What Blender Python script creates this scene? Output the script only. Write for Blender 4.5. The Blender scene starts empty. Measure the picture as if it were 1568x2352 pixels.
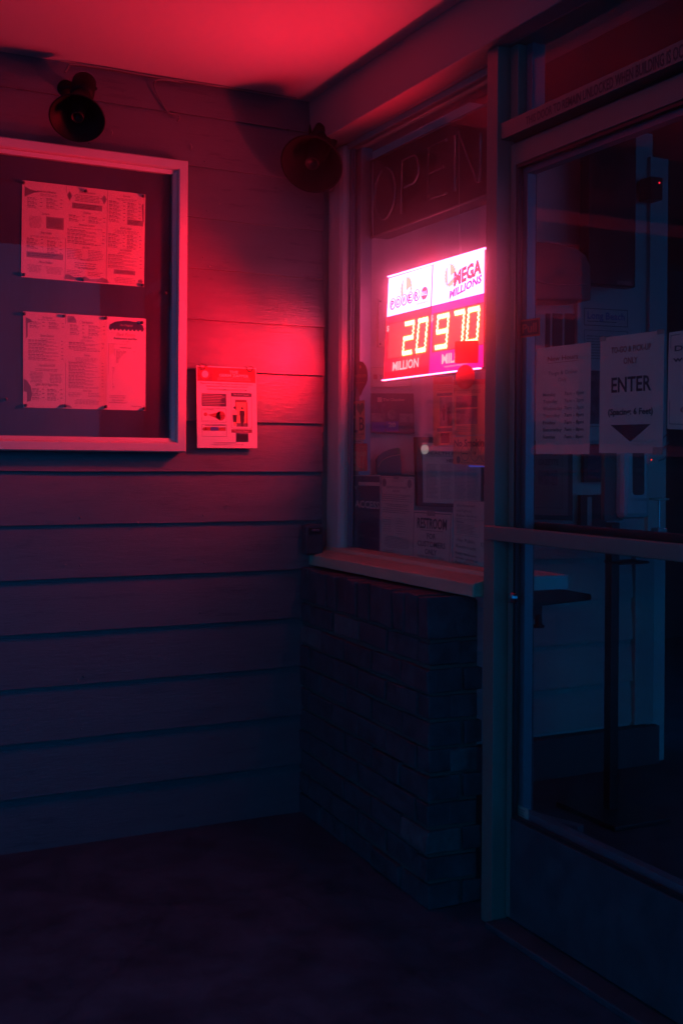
import bpy, bmesh, math, random
from mathutils import Vector, Matrix
random.seed(11)
R = math.radians
scene = bpy.context.scene
C = scene.collection

# ------------------------------------------------------------------ camera
CAMPOS = Vector((-1.653, -3.628, 1.23))
YAW = math.atan(0.5)          # turned to the right of the siding's normal
ROLL = 0.0074
FPX = 2600.0                  # focal length in pixels of a 1568 x 2352 picture
cd = bpy.data.cameras.new('camera')
cd.sensor_fit = 'VERTICAL'
cd.sensor_height = 36.0
cd.lens = 36.0 * FPX / 2352.0
cd.shift_y = -116.0 / 2352.0
cd.clip_start = 0.02
cd.clip_end = 200
cam = bpy.data.objects.new('camera', cd)
C.objects.link(cam)
cam.matrix_world = (Matrix.Translation(CAMPOS) @ Matrix.Rotation(-YAW, 4, 'Z')
                    @ Matrix.Rotation(R(90), 4, 'X') @ Matrix.Rotation(ROLL, 4, 'Z'))
scene.camera = cam

# ------------------------------------------------------------------ world, night light, exposure
world = bpy.data.worlds.new('World')
scene.world = world
world.use_nodes = True
bg = world.node_tree.nodes['Background']
bg.inputs['Color'].default_value = (0.0, 0.24, 0.80, 1)
bg.inputs['Strength'].default_value = 0.66
sd = bpy.data.lights.new('street_light', 'SUN')
sd.energy = 0.10
sd.angle = R(2.5)
sd.color = (0.0, 0.55, 1.0)
sun = bpy.data.objects.new('street_light', sd)
C.objects.link(sun)
sun.rotation_euler = Vector((0.80, 1.0, -0.34)).to_track_quat('-Z', 'Y').to_euler()
scene.view_settings.view_transform = 'Standard'
scene.view_settings.look = 'None'
scene.view_settings.exposure = 0
scene.view_settings.gamma = 1
scene.render.engine = 'CYCLES'
scene.cycles.max_bounces = 8
scene.cycles.diffuse_bounces = 1
scene.cycles.glossy_bounces = 4
scene.cycles.transparent_max_bounces = 24
scene.cycles.volume_bounces = 0
scene.cycles.sample_clamp_indirect = 6
scene.cycles.caustics_reflective = False
scene.cycles.caustics_refractive = False
scene.cycles.use_denoising = True

# ------------------------------------------------------------------ helpers
_ck, _sk = math.cos(ROLL), math.sin(ROLL)
FW = Vector((math.sin(YAW), math.cos(YAW), 0))
RT = Vector((math.cos(YAW), -math.sin(YAW), 0))

def ray(x, y):
    a, b = x - 784.0, y - 1060.0
    u = (a * _ck + b * _sk) / FPX
    v = (b * _ck - a * _sk) / FPX
    return RT * u + FW - Vector((0, 0, v))

def P(x, y, X=None, Y=None, Z=None):
    """a point measured in the photograph, on a real plane of the place"""
    d = ray(x, y)
    if X is not None: t = (X - CAMPOS.x) / d.x
    elif Y is not None: t = (Y - CAMPOS.y) / d.y
    else: t = (Z - CAMPOS.z) / d.z
    return CAMPOS + d * t

class MB:
    def __init__(s): s.v, s.f, s.m, s.sm = [], [], [], []
    def add(s, vs, fs, mi=0, smooth=False):
        n = len(s.v); s.v += [tuple(p) for p in vs]
        for f in fs: s.f.append([i + n for i in f]); s.m.append(mi); s.sm.append(smooth)
    def hexa(s, p, mi=0):
        s.add(p, [(0, 3, 2, 1), (4, 5, 6, 7), (0, 1, 5, 4), (1, 2, 6, 5), (2, 3, 7, 6), (3, 0, 4, 7)], mi)
    def box(s, a, b, mi=0):
        x0, x1 = sorted((a[0], b[0])); y0, y1 = sorted((a[1], b[1])); z0, z1 = sorted((a[2], b[2]))
        s.hexa([(x0, y0, z0), (x1, y0, z0), (x1, y1, z0), (x0, y1, z0), (x0, y0, z1), (x1, y0, z1), (x1, y1, z1), (x0, y1, z1)], mi)
    def tube(s, pts, r, n=10, mi=0, closed=False, caps=True):
        pts = [Vector(p) for p in pts]; N = len(pts); rings = []
        up = Vector((0, 0, 1))
        for i, p in enumerate(pts):
            if closed: d = pts[(i + 1) % N] - pts[i - 1]
            else: d = pts[min(i + 1, N - 1)] - pts[max(i - 1, 0)]
            d.normalize()
            a = d.cross(up)
            if a.length < 0.15: a = d.cross(Vector((1, 0, 0.1)))
            a.normalize(); b = d.cross(a)
            rr = r[i] if isinstance(r, (list, tuple)) else r
            rings.append([p + a * (rr * math.cos(2 * math.pi * k / n)) + b * (rr * math.sin(2 * math.pi * k / n)) for k in range(n)])
        vs = [q for g in rings for q in g]; fs = []
        for i in range(N if closed else N - 1):
            j = (i + 1) % N
            for k in range(n):
                l = (k + 1) % n; fs.append((i * n + k, i * n + l, j * n + l, j * n + k))
        s.add(vs, fs, mi, True)
        if caps and not closed:
            s.add(rings[0], [tuple(range(n))], mi); s.add(rings[-1], [tuple(reversed(range(n)))], mi)
    def lathe(s, prof, M, n=40, mi=0):
        """prof: (radius, height along local z)"""
        vs = []; fs = []
        for (r, h) in prof:
            for k in range(n):
                a = 2 * math.pi * k / n
                vs.append(M @ Vector((r * math.cos(a), r * math.sin(a), h)))
        for i in range(len(prof) - 1):
            for k in range(n):
                l = (k + 1) % n; fs.append((i * n + k, i * n + l, (i + 1) * n + l, (i + 1) * n + k))
        s.add(vs, fs, mi, True)
    def prism(s, poly, off, mi=0):
        n = len(poly); poly = [Vector(p) for p in poly]; o = Vector(off)
        vs = poly + [p + o for p in poly]
        fs = [tuple(range(n)), tuple(reversed(range(n, 2 * n)))] + [(i, (i + 1) % n, (i + 1) % n + n, i + n) for i in range(n)]
        s.add(vs, fs, mi)
    def build(s, name, mats, parent=None, bevel=0.0, **props):
        me = bpy.data.meshes.new(name)
        me.from_pydata(s.v, [], s.f); 
        if not isinstance(mats, (list, tuple)): mats = [mats]
        for m in mats: me.materials.append(m)
        me.polygons.foreach_set('material_index', s.m)
        me.polygons.foreach_set('use_smooth', s.sm)
        me.update()
        bm = bmesh.new(); bm.from_mesh(me)
        bmesh.ops.recalc_face_normals(bm, faces=bm.faces)
        bm.to_mesh(me); bm.free()
        o = bpy.data.objects.new(name, me); C.objects.link(o)
        if parent is not None:
            o.parent = parent; o.matrix_parent_inverse = parent.matrix_world.inverted()
        if bevel:
            b = o.modifiers.new('bevel', 'BEVEL'); b.width = bevel; b.segments = 2; b.limit_method = 'ANGLE'; b.angle_limit = R(40)
        tag(o, **props)
        return o

def tag(o, label=None, cat=None, group=None, kind=None):
    if label: o['label'] = label
    if cat: o['category'] = cat
    if group: o['group'] = group
    if kind: o['kind'] = kind
    return o

def thing(name, label, cat, loc=(0, 0, 0), group=None):
    o = bpy.data.objects.new(name, None); C.objects.link(o)
    o.location = loc; o.empty_display_size = 0.1
    o.matrix_world = Matrix.Translation(Vector(loc))
    return tag(o, label, cat, group)

# ------------------------------------------------------------------ materials
def mat(name, col, rough=0.6, metal=0.0, spec=0.5, var=0.0, vscale=8.0, bump=0.0, bscale=40.0, stretch=(1, 1, 1), emit=None, estr=1.0, trans=0.0):
    m = bpy.data.materials.new(name); m.use_nodes = True
    nt = m.node_tree; b = nt.nodes['Principled BSDF']
    b.inputs['Base Color'].default_value = (*col, 1)
    b.inputs['Roughness'].default_value = rough
    b.inputs['Metallic'].default_value = metal
    b.inputs['Specular IOR Level'].default_value = spec
    if emit is not None:
        b.inputs['Emission Color'].default_value = (*emit, 1); b.inputs['Emission Strength'].default_value = estr
    tc = nt.nodes.new('ShaderNodeTexCoord'); mp = nt.nodes.new('ShaderNodeMapping')
    mp.inputs['Scale'].default_value = stretch
    nt.links.new(tc.outputs['Object'], mp.inputs['Vector'])
    if var:
        n = nt.nodes.new('ShaderNodeTexNoise'); n.inputs['Scale'].default_value = vscale; n.inputs['Detail'].default_value = 6
        n.inputs['Roughness'].default_value = 0.65
        r = nt.nodes.new('ShaderNodeValToRGB')
        r.color_ramp.elements[0].position = 0.3; r.color_ramp.elements[1].position = 0.7
        r.color_ramp.elements[0].color = (*[c * (1 - var) for c in col], 1)
        r.color_ramp.elements[1].color = (*[min(1, c * (1 + var)) for c in col], 1)
        nt.links.new(mp.outputs[0], n.inputs['Vector']); nt.links.new(n.outputs['Fac'], r.inputs[0]); nt.links.new(r.outputs[0], b.inputs['Base Color'])
        rr = nt.nodes.new('ShaderNodeMapRange'); rr.inputs['To Min'].default_value = max(0, rough - 0.12); rr.inputs['To Max'].default_value = min(1, rough + 0.12)
        nt.links.new(n.outputs['Fac'], rr.inputs['Value']); nt.links.new(rr.outputs[0], b.inputs['Roughness'])
    if bump:
        n = nt.nodes.new('ShaderNodeTexNoise'); n.inputs['Scale'].default_value = bscale; n.inputs['Detail'].default_value = 8
        n.inputs['Roughness'].default_value = 0.6
        bp = nt.nodes.new('ShaderNodeBump'); bp.inputs['Strength'].default_value = bump; bp.inputs['Distance'].default_value = 0.004
        nt.links.new(mp.outputs[0], n.inputs['Vector']); nt.links.new(n.outputs['Fac'], bp.inputs['Height']); nt.links.new(bp.outputs[0], b.inputs['Normal'])
    if trans:
        out = nt.nodes['Material Output']; t = nt.nodes.new('ShaderNodeBsdfTranslucent'); t.inputs['Color'].default_value = (*col, 1)
        mx = nt.nodes.new('ShaderNodeMixShader'); mx.inputs[0].default_value = trans
        nt.links.new(b.outputs[0], mx.inputs[1]); nt.links.new(t.outputs[0], mx.inputs[2]); nt.links.new(mx.outputs[0], out.inputs['Surface'])
    return m

def glow(name, col):
    m = bpy.data.materials.new(name); m.use_nodes = True
    nt = m.node_tree; nt.nodes.clear()
    e = nt.nodes.new('ShaderNodeEmission'); o = nt.nodes.new('ShaderNodeOutputMaterial')
    k = max(col); e.inputs[0].default_value = (*[c / k for c in col], 1); e.inputs[1].default_value = k
    nt.links.new(e.outputs[0], o.inputs[0])
    return m

def glass_mat(name, tint=(1, 1, 1), smear=0.03, boost=1.0):
    """a thin pane: clear, with Fresnel reflection scaled by boost and a trace of grime"""
    m = bpy.data.materials.new(name); m.use_nodes = True
    nt = m.node_tree; nt.nodes.clear()
    out = nt.nodes.new('ShaderNodeOutputMaterial'); tr = nt.nodes.new('ShaderNodeBsdfTransparent'); tr.inputs[0].default_value = (*tint, 1)
    gl = nt.nodes.new('ShaderNodeBsdfGlossy'); gl.inputs['Roughness'].default_value = 0.015
    fr = nt.nodes.new('ShaderNodeFresnel')
    ge = nt.nodes.new('ShaderNodeNewGeometry'); ir = nt.nodes.new('ShaderNodeMapRange'); ir.inputs['To Min'].default_value = 1.52; ir.inputs['To Max'].default_value = 1 / 1.52
    nt.links.new(ge.outputs['Backfacing'], ir.inputs['Value']); nt.links.new(ir.outputs[0], fr.inputs[0])
    mu = nt.nodes.new('ShaderNodeMath'); mu.operation = 'MULTIPLY'; mu.inputs[1].default_value = boost
    mx = nt.nodes.new('ShaderNodeMixShader'); nt.links.new(fr.outputs[0], mu.inputs[0]); nt.links.new(mu.outputs[0], mx.inputs[0])
    nt.links.new(tr.outputs[0], mx.inputs[1]); nt.links.new(gl.outputs[0], mx.inputs[2])
    df = nt.nodes.new('ShaderNodeBsdfDiffuse'); df.inputs[0].default_value = (0.5, 0.5, 0.5, 1)
    n = nt.nodes.new('ShaderNodeTexNoise'); n.inputs['Scale'].default_value = 5; n.inputs['Detail'].default_value = 8
    tc = nt.nodes.new('ShaderNodeTexCoord'); mp = nt.nodes.new('ShaderNodeMapping'); mp.inputs['Scale'].default_value = (1, 3, 0.6)
    nt.links.new(tc.outputs['Object'], mp.inputs[0]); nt.links.new(mp.outputs[0], n.inputs['Vector'])
    mr = nt.nodes.new('ShaderNodeMapRange'); mr.inputs['From Min'].default_value = 0.35; mr.inputs['From Max'].default_value = 0.8
    mr.inputs['To Min'].default_value = 0.0; mr.inputs['To Max'].default_value = smear
    nt.links.new(n.outputs['Fac'], mr.inputs['Value'])
    m2 = nt.nodes.new('ShaderNodeMixShader'); nt.links.new(mr.outputs[0], m2.inputs[0]); nt.links.new(mx.outputs[0], m2.inputs[1]); nt.links.new(df.outputs[0], m2.inputs[2])
    nt.links.new(m2.outputs[0], out.inputs[0])
    return m

M = {}
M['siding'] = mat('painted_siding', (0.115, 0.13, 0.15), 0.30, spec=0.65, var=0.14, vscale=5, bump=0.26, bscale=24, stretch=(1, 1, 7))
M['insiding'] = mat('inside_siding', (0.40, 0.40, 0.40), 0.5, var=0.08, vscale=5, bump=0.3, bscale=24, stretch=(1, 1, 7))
M['ceiling'] = mat('ceiling_paint', (0.62, 0.61, 0.60), 0.75, var=0.04, vscale=2, bump=0.15, bscale=70)
M['beam'] = mat('beam_paint', (0.30, 0.29, 0.28), 0.55, var=0.08, vscale=6, bump=0.25, bscale=30, stretch=(1, 0.2, 1))
M['trim'] = mat('trim_paint', (0.50, 0.47, 0.43), 0.4, var=0.07, vscale=9, bump=0.2, bscale=30, stretch=(1, 1, 0.3))
M['sill'] = mat('sill_paint', (0.50, 0.42, 0.30), 0.5, var=0.18, vscale=12, bump=0.4, bscale=30, stretch=(1, 0.25, 1))
M['alu'] = mat('painted_storefront', (0.24, 0.20, 0.17), 0.38, var=0.06, vscale=10, bump=0.05, bscale=60)
M['shademetal'] = mat('shade_dark_metal', (0.06, 0.085, 0.10), 0.6, spec=0.2, var=0.3, vscale=14)  # storefront metal's shade put into the colour, also on threshold and lock box
M['bronze'] = mat('dark_channel', (0.04, 0.04, 0.045), 0.4, metal=0.3)
M['silver'] = mat('mill_aluminium', (0.24, 0.25, 0.30), 0.4, metal=0.5, var=0.05)
M['caseframe'] = mat('case_frame_aluminium', (0.55, 0.54, 0.52), 0.38, metal=0.15, var=0.05, vscale=20, bump=0.05, bscale=200, stretch=(1, 1, 12))
M['felt'] = mat('case_backing', (0.028, 0.050, 0.080), 0.85, var=0.35, vscale=5, bump=0.5, bscale=14, stretch=(2, 1, 0.6))
M['paper'] = mat('paper', (0.66, 0.54, 0.46), 0.6, var=0.03, vscale=6)
M['menu'] = mat('menu_card', (0.66, 0.56, 0.47), 0.5, var=0.05, vscale=9)
M['menuwhite'] = mat('menu_cover', (0.72, 0.68, 0.64), 0.5)
M['menushade'] = mat('menu_box', (0.26, 0.24, 0.21), 0.5)
M['ink'] = mat('ink', (0.03, 0.03, 0.04), 0.6)
M['inkgrey'] = mat('grey_ink', (0.17, 0.15, 0.15), 0.6)
M['inkred'] = mat('red_ink', (0.42, 0.06, 0.05), 0.6)
M['inkblue'] = mat('blue_ink', (0.05, 0.10, 0.42), 0.6)
M['pic'] = mat('printed_picture', (0.22, 0.20, 0.20), 0.5, var=0.75, vscale=30)
M['picdark'] = mat('printed_dark_picture', (0.09, 0.09, 0.12), 0.5, var=0.9, vscale=45)
M['black'] = mat('black_plastic', (0.015, 0.015, 0.018), 0.4)
M['hornpaint'] = mat('horn_enamel', (0.006, 0.007, 0.010), 0.55, spec=0.15, var=0.1, vscale=20)
M['horninner'] = mat('horn_inside_enamel', (0.010, 0.010, 0.012), 0.5, spec=0.25)
M['cable'] = mat('painted_cable', (0.16, 0.15, 0.15), 0.5)
M['brick'] = mat('brick', (0.050, 0.070, 0.085), 0.85, var=0.5, vscale=18, bump=1.0, bscale=45)
M['brickpale'] = mat('pale_glazed_brick', (0.10, 0.12, 0.13), 0.7, var=0.5, vscale=25, bump=1.0, bscale=45)
M['mortar'] = mat('mortar', (0.12, 0.11, 0.10), 0.9, bump=0.8, bscale=60)
M['pin'] = mat('pin_plastic', (0.10, 0.09, 0.09), 0.15)
M['white'] = mat('white_plastic', (0.6, 0.6, 0.6), 0.35)
M['wallin'] = mat('interior_plaster', (0.60, 0.58, 0.58), 0.7, var=0.05)
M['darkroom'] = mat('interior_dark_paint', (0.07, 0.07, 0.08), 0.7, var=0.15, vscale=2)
M['orange'] = mat('orange_sticker', (0.78, 0.40, 0.22), 0.5)
M['ebt'] = mat('orange_red_sticker', (0.75, 0.12, 0.08), 0.5)
M['maroon'] = mat('maroon_sticker', (0.20, 0.03, 0.05), 0.5)
M['olive'] = mat('green_ink', (0.10, 0.16, 0.05), 0.5)
M['navy'] = mat('navy_print', (0.03, 0.04, 0.08), 0.45)
M['purple'] = mat('violet_print', (0.10, 0.07, 0.40), 0.5)
M['chamber'] = mat('chamber_poster', (0.10, 0.06, 0.09), 0.5, var=0.1)
M['redtrans'] = mat('translucent_red_paper', (0.85, 0.02, 0.04), 0.6, trans=0.8)
M['tape'] = mat('clear_tape', (0.30, 0.27, 0.24), 0.25)
M['chrome'] = mat('chrome', (0.6, 0.62, 0.65), 0.12, metal=1.0)
M['glass'] = glass_mat('window_glass', smear=0.05)
M['transomglass'] = glass_mat('muted_transom_glass', smear=0.04, boost=0.35)  # reflection turned down to weaken the red ceiling mirrored in the pane
M['doorglass'] = glass_mat('door_glass', smear=0.03, boost=0.6)
M['caseglass'] = glass_mat('case_glass', smear=0.03)
M['neontube'] = mat('unlit_neon_tube', (0.14, 0.13, 0.14), 0.12, spec=0.8)

# ------------------------------------------------------------------ ground and ceiling
def ground():
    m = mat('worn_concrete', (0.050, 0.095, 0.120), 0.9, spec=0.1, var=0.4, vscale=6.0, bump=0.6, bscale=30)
    nt = m.node_tree; b = nt.nodes['Principled BSDF']
    src = b.inputs['Base Color'].links[0].from_socket
    vo = nt.nodes.new('ShaderNodeTexVoronoi'); vo.feature = 'DISTANCE_TO_EDGE'; vo.inputs['Scale'].default_value = 0.9
    no = nt.nodes.new('ShaderNodeTexNoise'); no.inputs['Scale'].default_value = 4; no.inputs['Detail'].default_value = 8
    tc = nt.nodes.new('ShaderNodeTexCoord'); mixv = nt.nodes.new('ShaderNodeMixRGB'); mixv.inputs[0].default_value = 0.12
    nt.links.new(tc.outputs['Object'], mixv.inputs[1]); nt.links.new(no.outputs['Color'], mixv.inputs[2]); nt.links.new(tc.outputs['Object'], no.inputs['Vector'])
    nt.links.new(mixv.outputs[0], vo.inputs['Vector'])
    cr = nt.nodes.new('ShaderNodeValToRGB'); cr.color_ramp.elements[0].color = (0.12, 0.12, 0.12, 1); cr.color_ramp.elements[1].color = (1, 1, 1, 1)
    cr.color_ramp.elements[0].position = 0.0; cr.color_ramp.elements[1].position = 0.012
    nt.links.new(vo.outputs['Distance'], cr.inputs[0])
    mu = nt.nodes.new('ShaderNodeMixRGB'); mu.blend_type = 'MULTIPLY'; mu.inputs[0].default_value = 0.22
    nt.links.new(src, mu.inputs[1]); nt.links.new(cr.outputs[0], mu.inputs[2]); nt.links.new(mu.outputs[0], b.inputs['Base Color'])
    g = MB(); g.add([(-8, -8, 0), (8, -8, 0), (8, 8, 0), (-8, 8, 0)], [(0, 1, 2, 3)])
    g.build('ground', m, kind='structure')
ground()
CEIL = 2.497
g = MB(); g.box((-3.2, -3.3, CEIL), (0.02, 0.14, CEIL + 0.12)); g.build('ceiling', M['ceiling'], kind='structure')

# ------------------------------------------------------------------ siding wall
PITCH = 0.1704
def lap_boards(mb, x0, x1, zlo, zhi, ends=True, y=0.0, seed=3):
    rnd = random.Random(seed)
    n = int(round(zlo / PITCH)); 
    while n * PITCH < zhi - 0.005:
        z0 = n * PITCH; z1 = min((n + 1) * PITCH + 0.012, zhi)
        th = 0.017 + rnd.uniform(-0.002, 0.003)
        tb = 0.004
        xe = x1 + (rnd.uniform(-0.007, 0.002) if ends else 0)
        N = 26; prev = None; vs = []; fs = []
        for i in range(N + 1):
            x = x0 + (xe - x0) * i / N
            w = rnd.uniform(-0.0012, 0.0012); wz = rnd.uniform(-0.0010, 0.0010)
            zz = max(z0 + wz, zlo)
            vs += [(x, y - th - w, zz), (x, y - tb, z1), (x, y + 0.01, z1), (x, y + 0.01, zz)]
        for i in range(N):
            a = i * 4; b = a + 4
            for k in range(4):
                l = (k + 1) % 4; fs.append((a + k, a + l, b + l, b + k))
        fs += [(0, 1, 2, 3), (N * 4 + 3, N * 4 + 2, N * 4 + 1, N * 4)]
        mb.add(vs, fs)
        n += 1
SIDE_R = 0.083
w = thing('siding_wall', 'beige painted lap siding wall with wide horizontal boards, left of the lit window', 'wall', (-1.2, 0.05, 0))
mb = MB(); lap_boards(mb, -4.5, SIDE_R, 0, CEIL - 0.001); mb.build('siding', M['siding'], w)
mb = MB(); mb.box((-4.5, 0.011, 0), (0.17, 0.10, CEIL - 0.001)); mb.build('wall_core', M['beam'], w)
mb = MB()
rnd = random.Random(5)
for n in range(1, 14):
    for x in (0.045, -0.36, -0.77, -1.18):
        xx = x + rnd.uniform(-0.012, 0.012); zz = n * PITCH + rnd.uniform(0.02, 0.04)
        yy = -0.018 + (zz - n * PITCH) / PITCH * 0.013
        mb.lathe([(0.0035, -0.0022), (0.003, 0.001), (0.0, 0.0013)], Matrix.Translation((xx, yy, zz)) @ Matrix.Rotation(R(90), 4, 'X'), n=8)
mb.build('nail_heads', M['siding'], w)
# gouges and splinters left in the paint
mb = MB()
for (px, py, h) in ((210, 205, 8), (256, 298, 14), (438, 330, 16), (503, 466, 4), (384, 253, 5), (316, 1198, 7), (520, 1158, 5), (178, 1560, 5), (150, 1296, 4), (480, 610, 4)):
    p = P(px, py, Y=-0.017); q = P(px + 1, py + h, Y=-0.019)
    mb.tube([p, (p + q) / 2 + Vector((0.002, -0.003, 0)), q], [0.001, 0.0028, 0.0008], n=6)
mb.build('splinters', M['beam'], w)

# ------------------------------------------------------------------ beam over the storefront and corner trim
BX = 0.0
p1 = P(757, 231, Z=CEIL); BZ = P(786, 293, X=0.02).z
mb = MB()
mb.box((0.021, -3.3, BZ), (0.25, 0.008, CEIL + 0.1))
mb.build('ceiling_beam', M['beam'], bevel=0.004, label='dull red-lit timber beam running along the ceiling above the window and door', cat='beam')

# ------------------------------------------------------------------ window bay
GX = 0.14       # glass plane
TX = 0.10       # face of the timber surround
MF = 0.052      # front face of the aluminium upright
MY0, MY1 = -1.075, -1.126
sw = thing('shop_window', 'fixed shop window with taped notices, between the siding and the aluminium upright', 'window', (GX, -0.55, 0.86))
mb = MB()
mb.box((TX, -0.112, 0.86), (0.17, 0.009, BZ - 0.002))
mb.build('side_casing', M['trim'], sw, bevel=0.018)
HZ = P(1069, 172, X=0.115).z
mb = MB(); mb.box((0.105, MY0 + 0.001, HZ), (0.17, -0.113, BZ - 0.002)); mb.box((0.118, MY0 + 0.001, HZ - 0.03), (0.17, -0.113, HZ - 0.0005))
mb.build('head_casing', M['beam'], sw, bevel=0.003)
# metal glazing channel
zb, zt = P(808, 1283, X=GX).z, HZ - 0.03
mb = MB()
mb.box((GX - 0.012, -0.128, zb), (GX - 0.002, -0.1125, zt)); mb.box((GX + 0.006, -0.165, zb), (GX + 0.05, -0.1125, zt))
mb.box((GX - 0.006, -0.136, zb), (GX - 0.001, -0.1285, zt))
mb.build('glazing_channel', M['silver'], sw, bevel=0.001)
mb = MB(); mb.box((GX - 0.001, -0.1285, zb), (GX + 0.003, MY0 + 0.002, zt)); mb.build('glass', M['glass'], sw)
# sill
p_tl = P(745, 1277, X=0.04); p_tr = P(1069, 1347, X=0.04)
zs = (p_tl.z)
mb = MB()
mb.prism([(0.028, 0.0, zs - 0.038), (0.030, 0.0, zs - 0.002), (0.075, 0.0, zs + 0.010), (0.09, 0.0, zs + 0.012), (0.095, 0, zs + 0.024), (0.168, 0.0, zs + 0.030), (0.168, 0.0, zs - 0.038)], (0, -1.062, 0))
mb.build('sill', M['sill'], sw, bevel=0.003)
SILLZ = zs
# inner ledge behind the glass
mb = MB(); mb.box((0.169, -1.12, zs - 0.02), (0.30, -0.02, zs + 0.018)); mb.build('inner_ledge', M['wallin'], sw)

# ------------------------------------------------------------------ brick bulkhead
bl = Vector((-0.050, -0.9987, 0)); L = 0.962
bw = thing('brick_bulkhead', 'low dark rough brick wall under the shop window', 'wall', (0.03, -0.5, 0))
TOPZ = SILLZ - 0.046
mb = MB()
n_ = Vector((-0.9987, 0.05, 0))
def bb(a0, a1, d0, d1, z0, z1, mi=0, j=0.0, mbx=None):
    rr = random.uniform
    def q(a, d, z): return bl * (a + rr(-j, j)) + n_ * (d + rr(-j, j)) + Vector((0, 0, z + rr(-j, j)))
    (mbx or mb).hexa([q(a0, d0, z0), q(a1, d0, z0), q(a1, d1, z0), q(a0, d1, z0), q(a0, d0, z1), q(a1, d0, z1), q(a1, d1, z1), q(a0, d1, z1)], mi)
core = MB(); bb(0.0, L - 0.012, -0.16, -0.012, 0, TOPZ - 0.014, mbx=core); core.build('mortar', M['mortar'], bw)
zc = 0.0; row = 0; H = 0.066
while zc + H < TOPZ - 0.09:
    a = -0.1 * (row % 2)
    while a < L - 0.01:
        a0, a1 = max(a, 0.002), min(a + 0.19, L)
        if a1 - a0 > 0.02:
            bb(a0, a1, -0.10, random.uniform(-0.004, 0.004), zc + 0.004, zc + H, 1 if random.random() < 0.10 else 0, 0.003)
        a += 0.2
    # return face towards the door
    dd = -0.02 - 0.05 * (row % 2)
    while dd > -0.16:
        d0 = max(dd - 0.085, -0.17)
        bb(L - 0.09, L + random.uniform(-0.004, 0.004), d0, dd, zc + 0.004, zc + H, 1 if random.random() < 0.2 else 0, 0.002); dd -= 0.094
    zc += H + 0.008; row += 1
mb.build('brick_courses', [M['brick'], M['brickpale']], bw, bevel=0.003)
mb = MB(); a = 0.004
while a < L - 0.02:
    a1 = a + random.uniform(0.068, 0.082)
    bb(a, min(a1, L + 0.004), -0.15, random.uniform(-0.003, 0.010), zc + 0.004, TOPZ + random.uniform(-0.004, 0.001), 1 if random.random() < 0.1 else 0, 0.0035)
    a = a1 + 0.009
mb.build('rowlock_cap', [M['brick'], M['brickpale']], bw, bevel=0.004)

# ------------------------------------------------------------------ storefront frame (upright, transom bar, transom light)
sf = thing('storefront_frame', 'dull painted aluminium upright, door header and transom pane beside the shop window', 'door frame', (0.1, MY1, 0))
mb = MB()
mb.box((MF, MY1, 0), (0.165, MY0, BZ - 0.001))
mb.build('upright', M['alu'], sf, bevel=0.002)
DX = 0.092           # face of the door leaf
HX = 0.062           # face of the transom bar
pb = P(1131, 329, X=HX); pt = P(1131, 292, X=HX)
DY1 = -2.16
mb = MB(); mb.box((HX, DY1, pb.z), (0.165, MY1 - 0.001, pt.z)); mb.build('transom_bar', M['alu'], sf, bevel=0.0015)
mb = MB()
mb.box((0.105, MY1 - 0.022, 0), (0.165, MY1 - 0.001, pb.z - 0.001))
mb.box((0.105, DY1, pb.z - 0.022), (0.165, MY1 - 0.023, pb.z - 0.001))
mb.build('door_stop', M['bronze'], sf)
# transom light frame
tz1 = P(1172, 103, X=0.085).z
mb = MB()
mb.box((0.08, DY1, tz1), (0.16, MY1 - 0.001, BZ - 0.001))
mb.box((0.092, MY1 - 0.035, pt.z + 0.001), (0.16, MY1 - 0.001, tz1 - 0.001))
mb.box((0.118, MY1 - 0.062, pt.z + 0.02), (0.16, MY1 - 0.036, tz1 - 0.001), 1)
mb.build('transom_frame', [M['alu'], M['silver']], sf, bevel=0.0015)
mb = MB(); mb.box((0.112, DY1, pt.z + 0.001), (0.116, MY1 - 0.036, tz1 - 0.001)); mb.build('transom_glass', M['transomglass'], sf)
mb = MB(); mb.box((MF, DY1 - 0.05, 0), (0.165, DY1 - 0.001, BZ - 0.001)); mb.build('upright', M['alu'], sf, bevel=0.002)
mb = MB(); mb.box((0.05, DY1 - 0.9, 0), (0.20, DY1 - 0.051, BZ - 0.001)); mb.build('end_wall', M['siding'], sf)
mb = MB(); mb.box((0.03, DY1, 0.0), (0.19, MY1 - 0.001, 0.018)); mb.build('threshold', M['shademetal'], sf, bevel=0.004)

# ------------------------------------------------------------------ door
dr = thing('glass_door', 'narrow framed glass entrance door hung with paper notices', 'door', (DX, -1.65, 0.02))
dy0 = MY1 - 0.006; dy1 = DY1 + 0.006
zt = pb.z - 0.012
pgl = P(1182, 379, X=DX); pgb = P(1163, 1876, X=DX)
SY = pgl.y; gz1 = pgl.z; gz0 = pgb.z
mb = MB()
mb.box((DX, SY, 0.025), (DX + 0.044, dy0, zt)); mb.box((DX, dy1, 0.025), (DX + 0.044, dy1 + 0.055, zt))
mb.build('stile', M['alu'], dr, bevel=0.0015)
mb = MB(); mb.box((DX, dy1 + 0.0551, gz1), (DX + 0.044, SY - 0.0001, zt)); mb.build('top_rail', M['alu'], dr, bevel=0.0015)
mb = MB(); mb.box((DX, dy1 + 0.0551, 0.025), (DX + 0.044, SY - 0.0001, gz0)); mb.build('bottom_rail', M['shademetal'], dr, bevel=0.0015)
mb = MB()
def ring(mb, x0, x1, ya, yb, za, zb, wd, mi=0):
    mb.box((x0, ya, za), (x1, ya - wd, zb), mi); mb.box((x0, yb + wd, za), (x1, yb, zb), mi)
    mb.box((x0, yb + wd, za), (x1, ya - wd, za + wd), mi); mb.box((x0, yb + wd, zb - wd), (x1, ya - wd, zb), mi)
ring(mb, DX + 0.004, DX + 0.016, SY - 0.0002, dy1 + 0.0554, gz0 + 0.0002, gz1 - 0.0002, 0.009)
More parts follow.
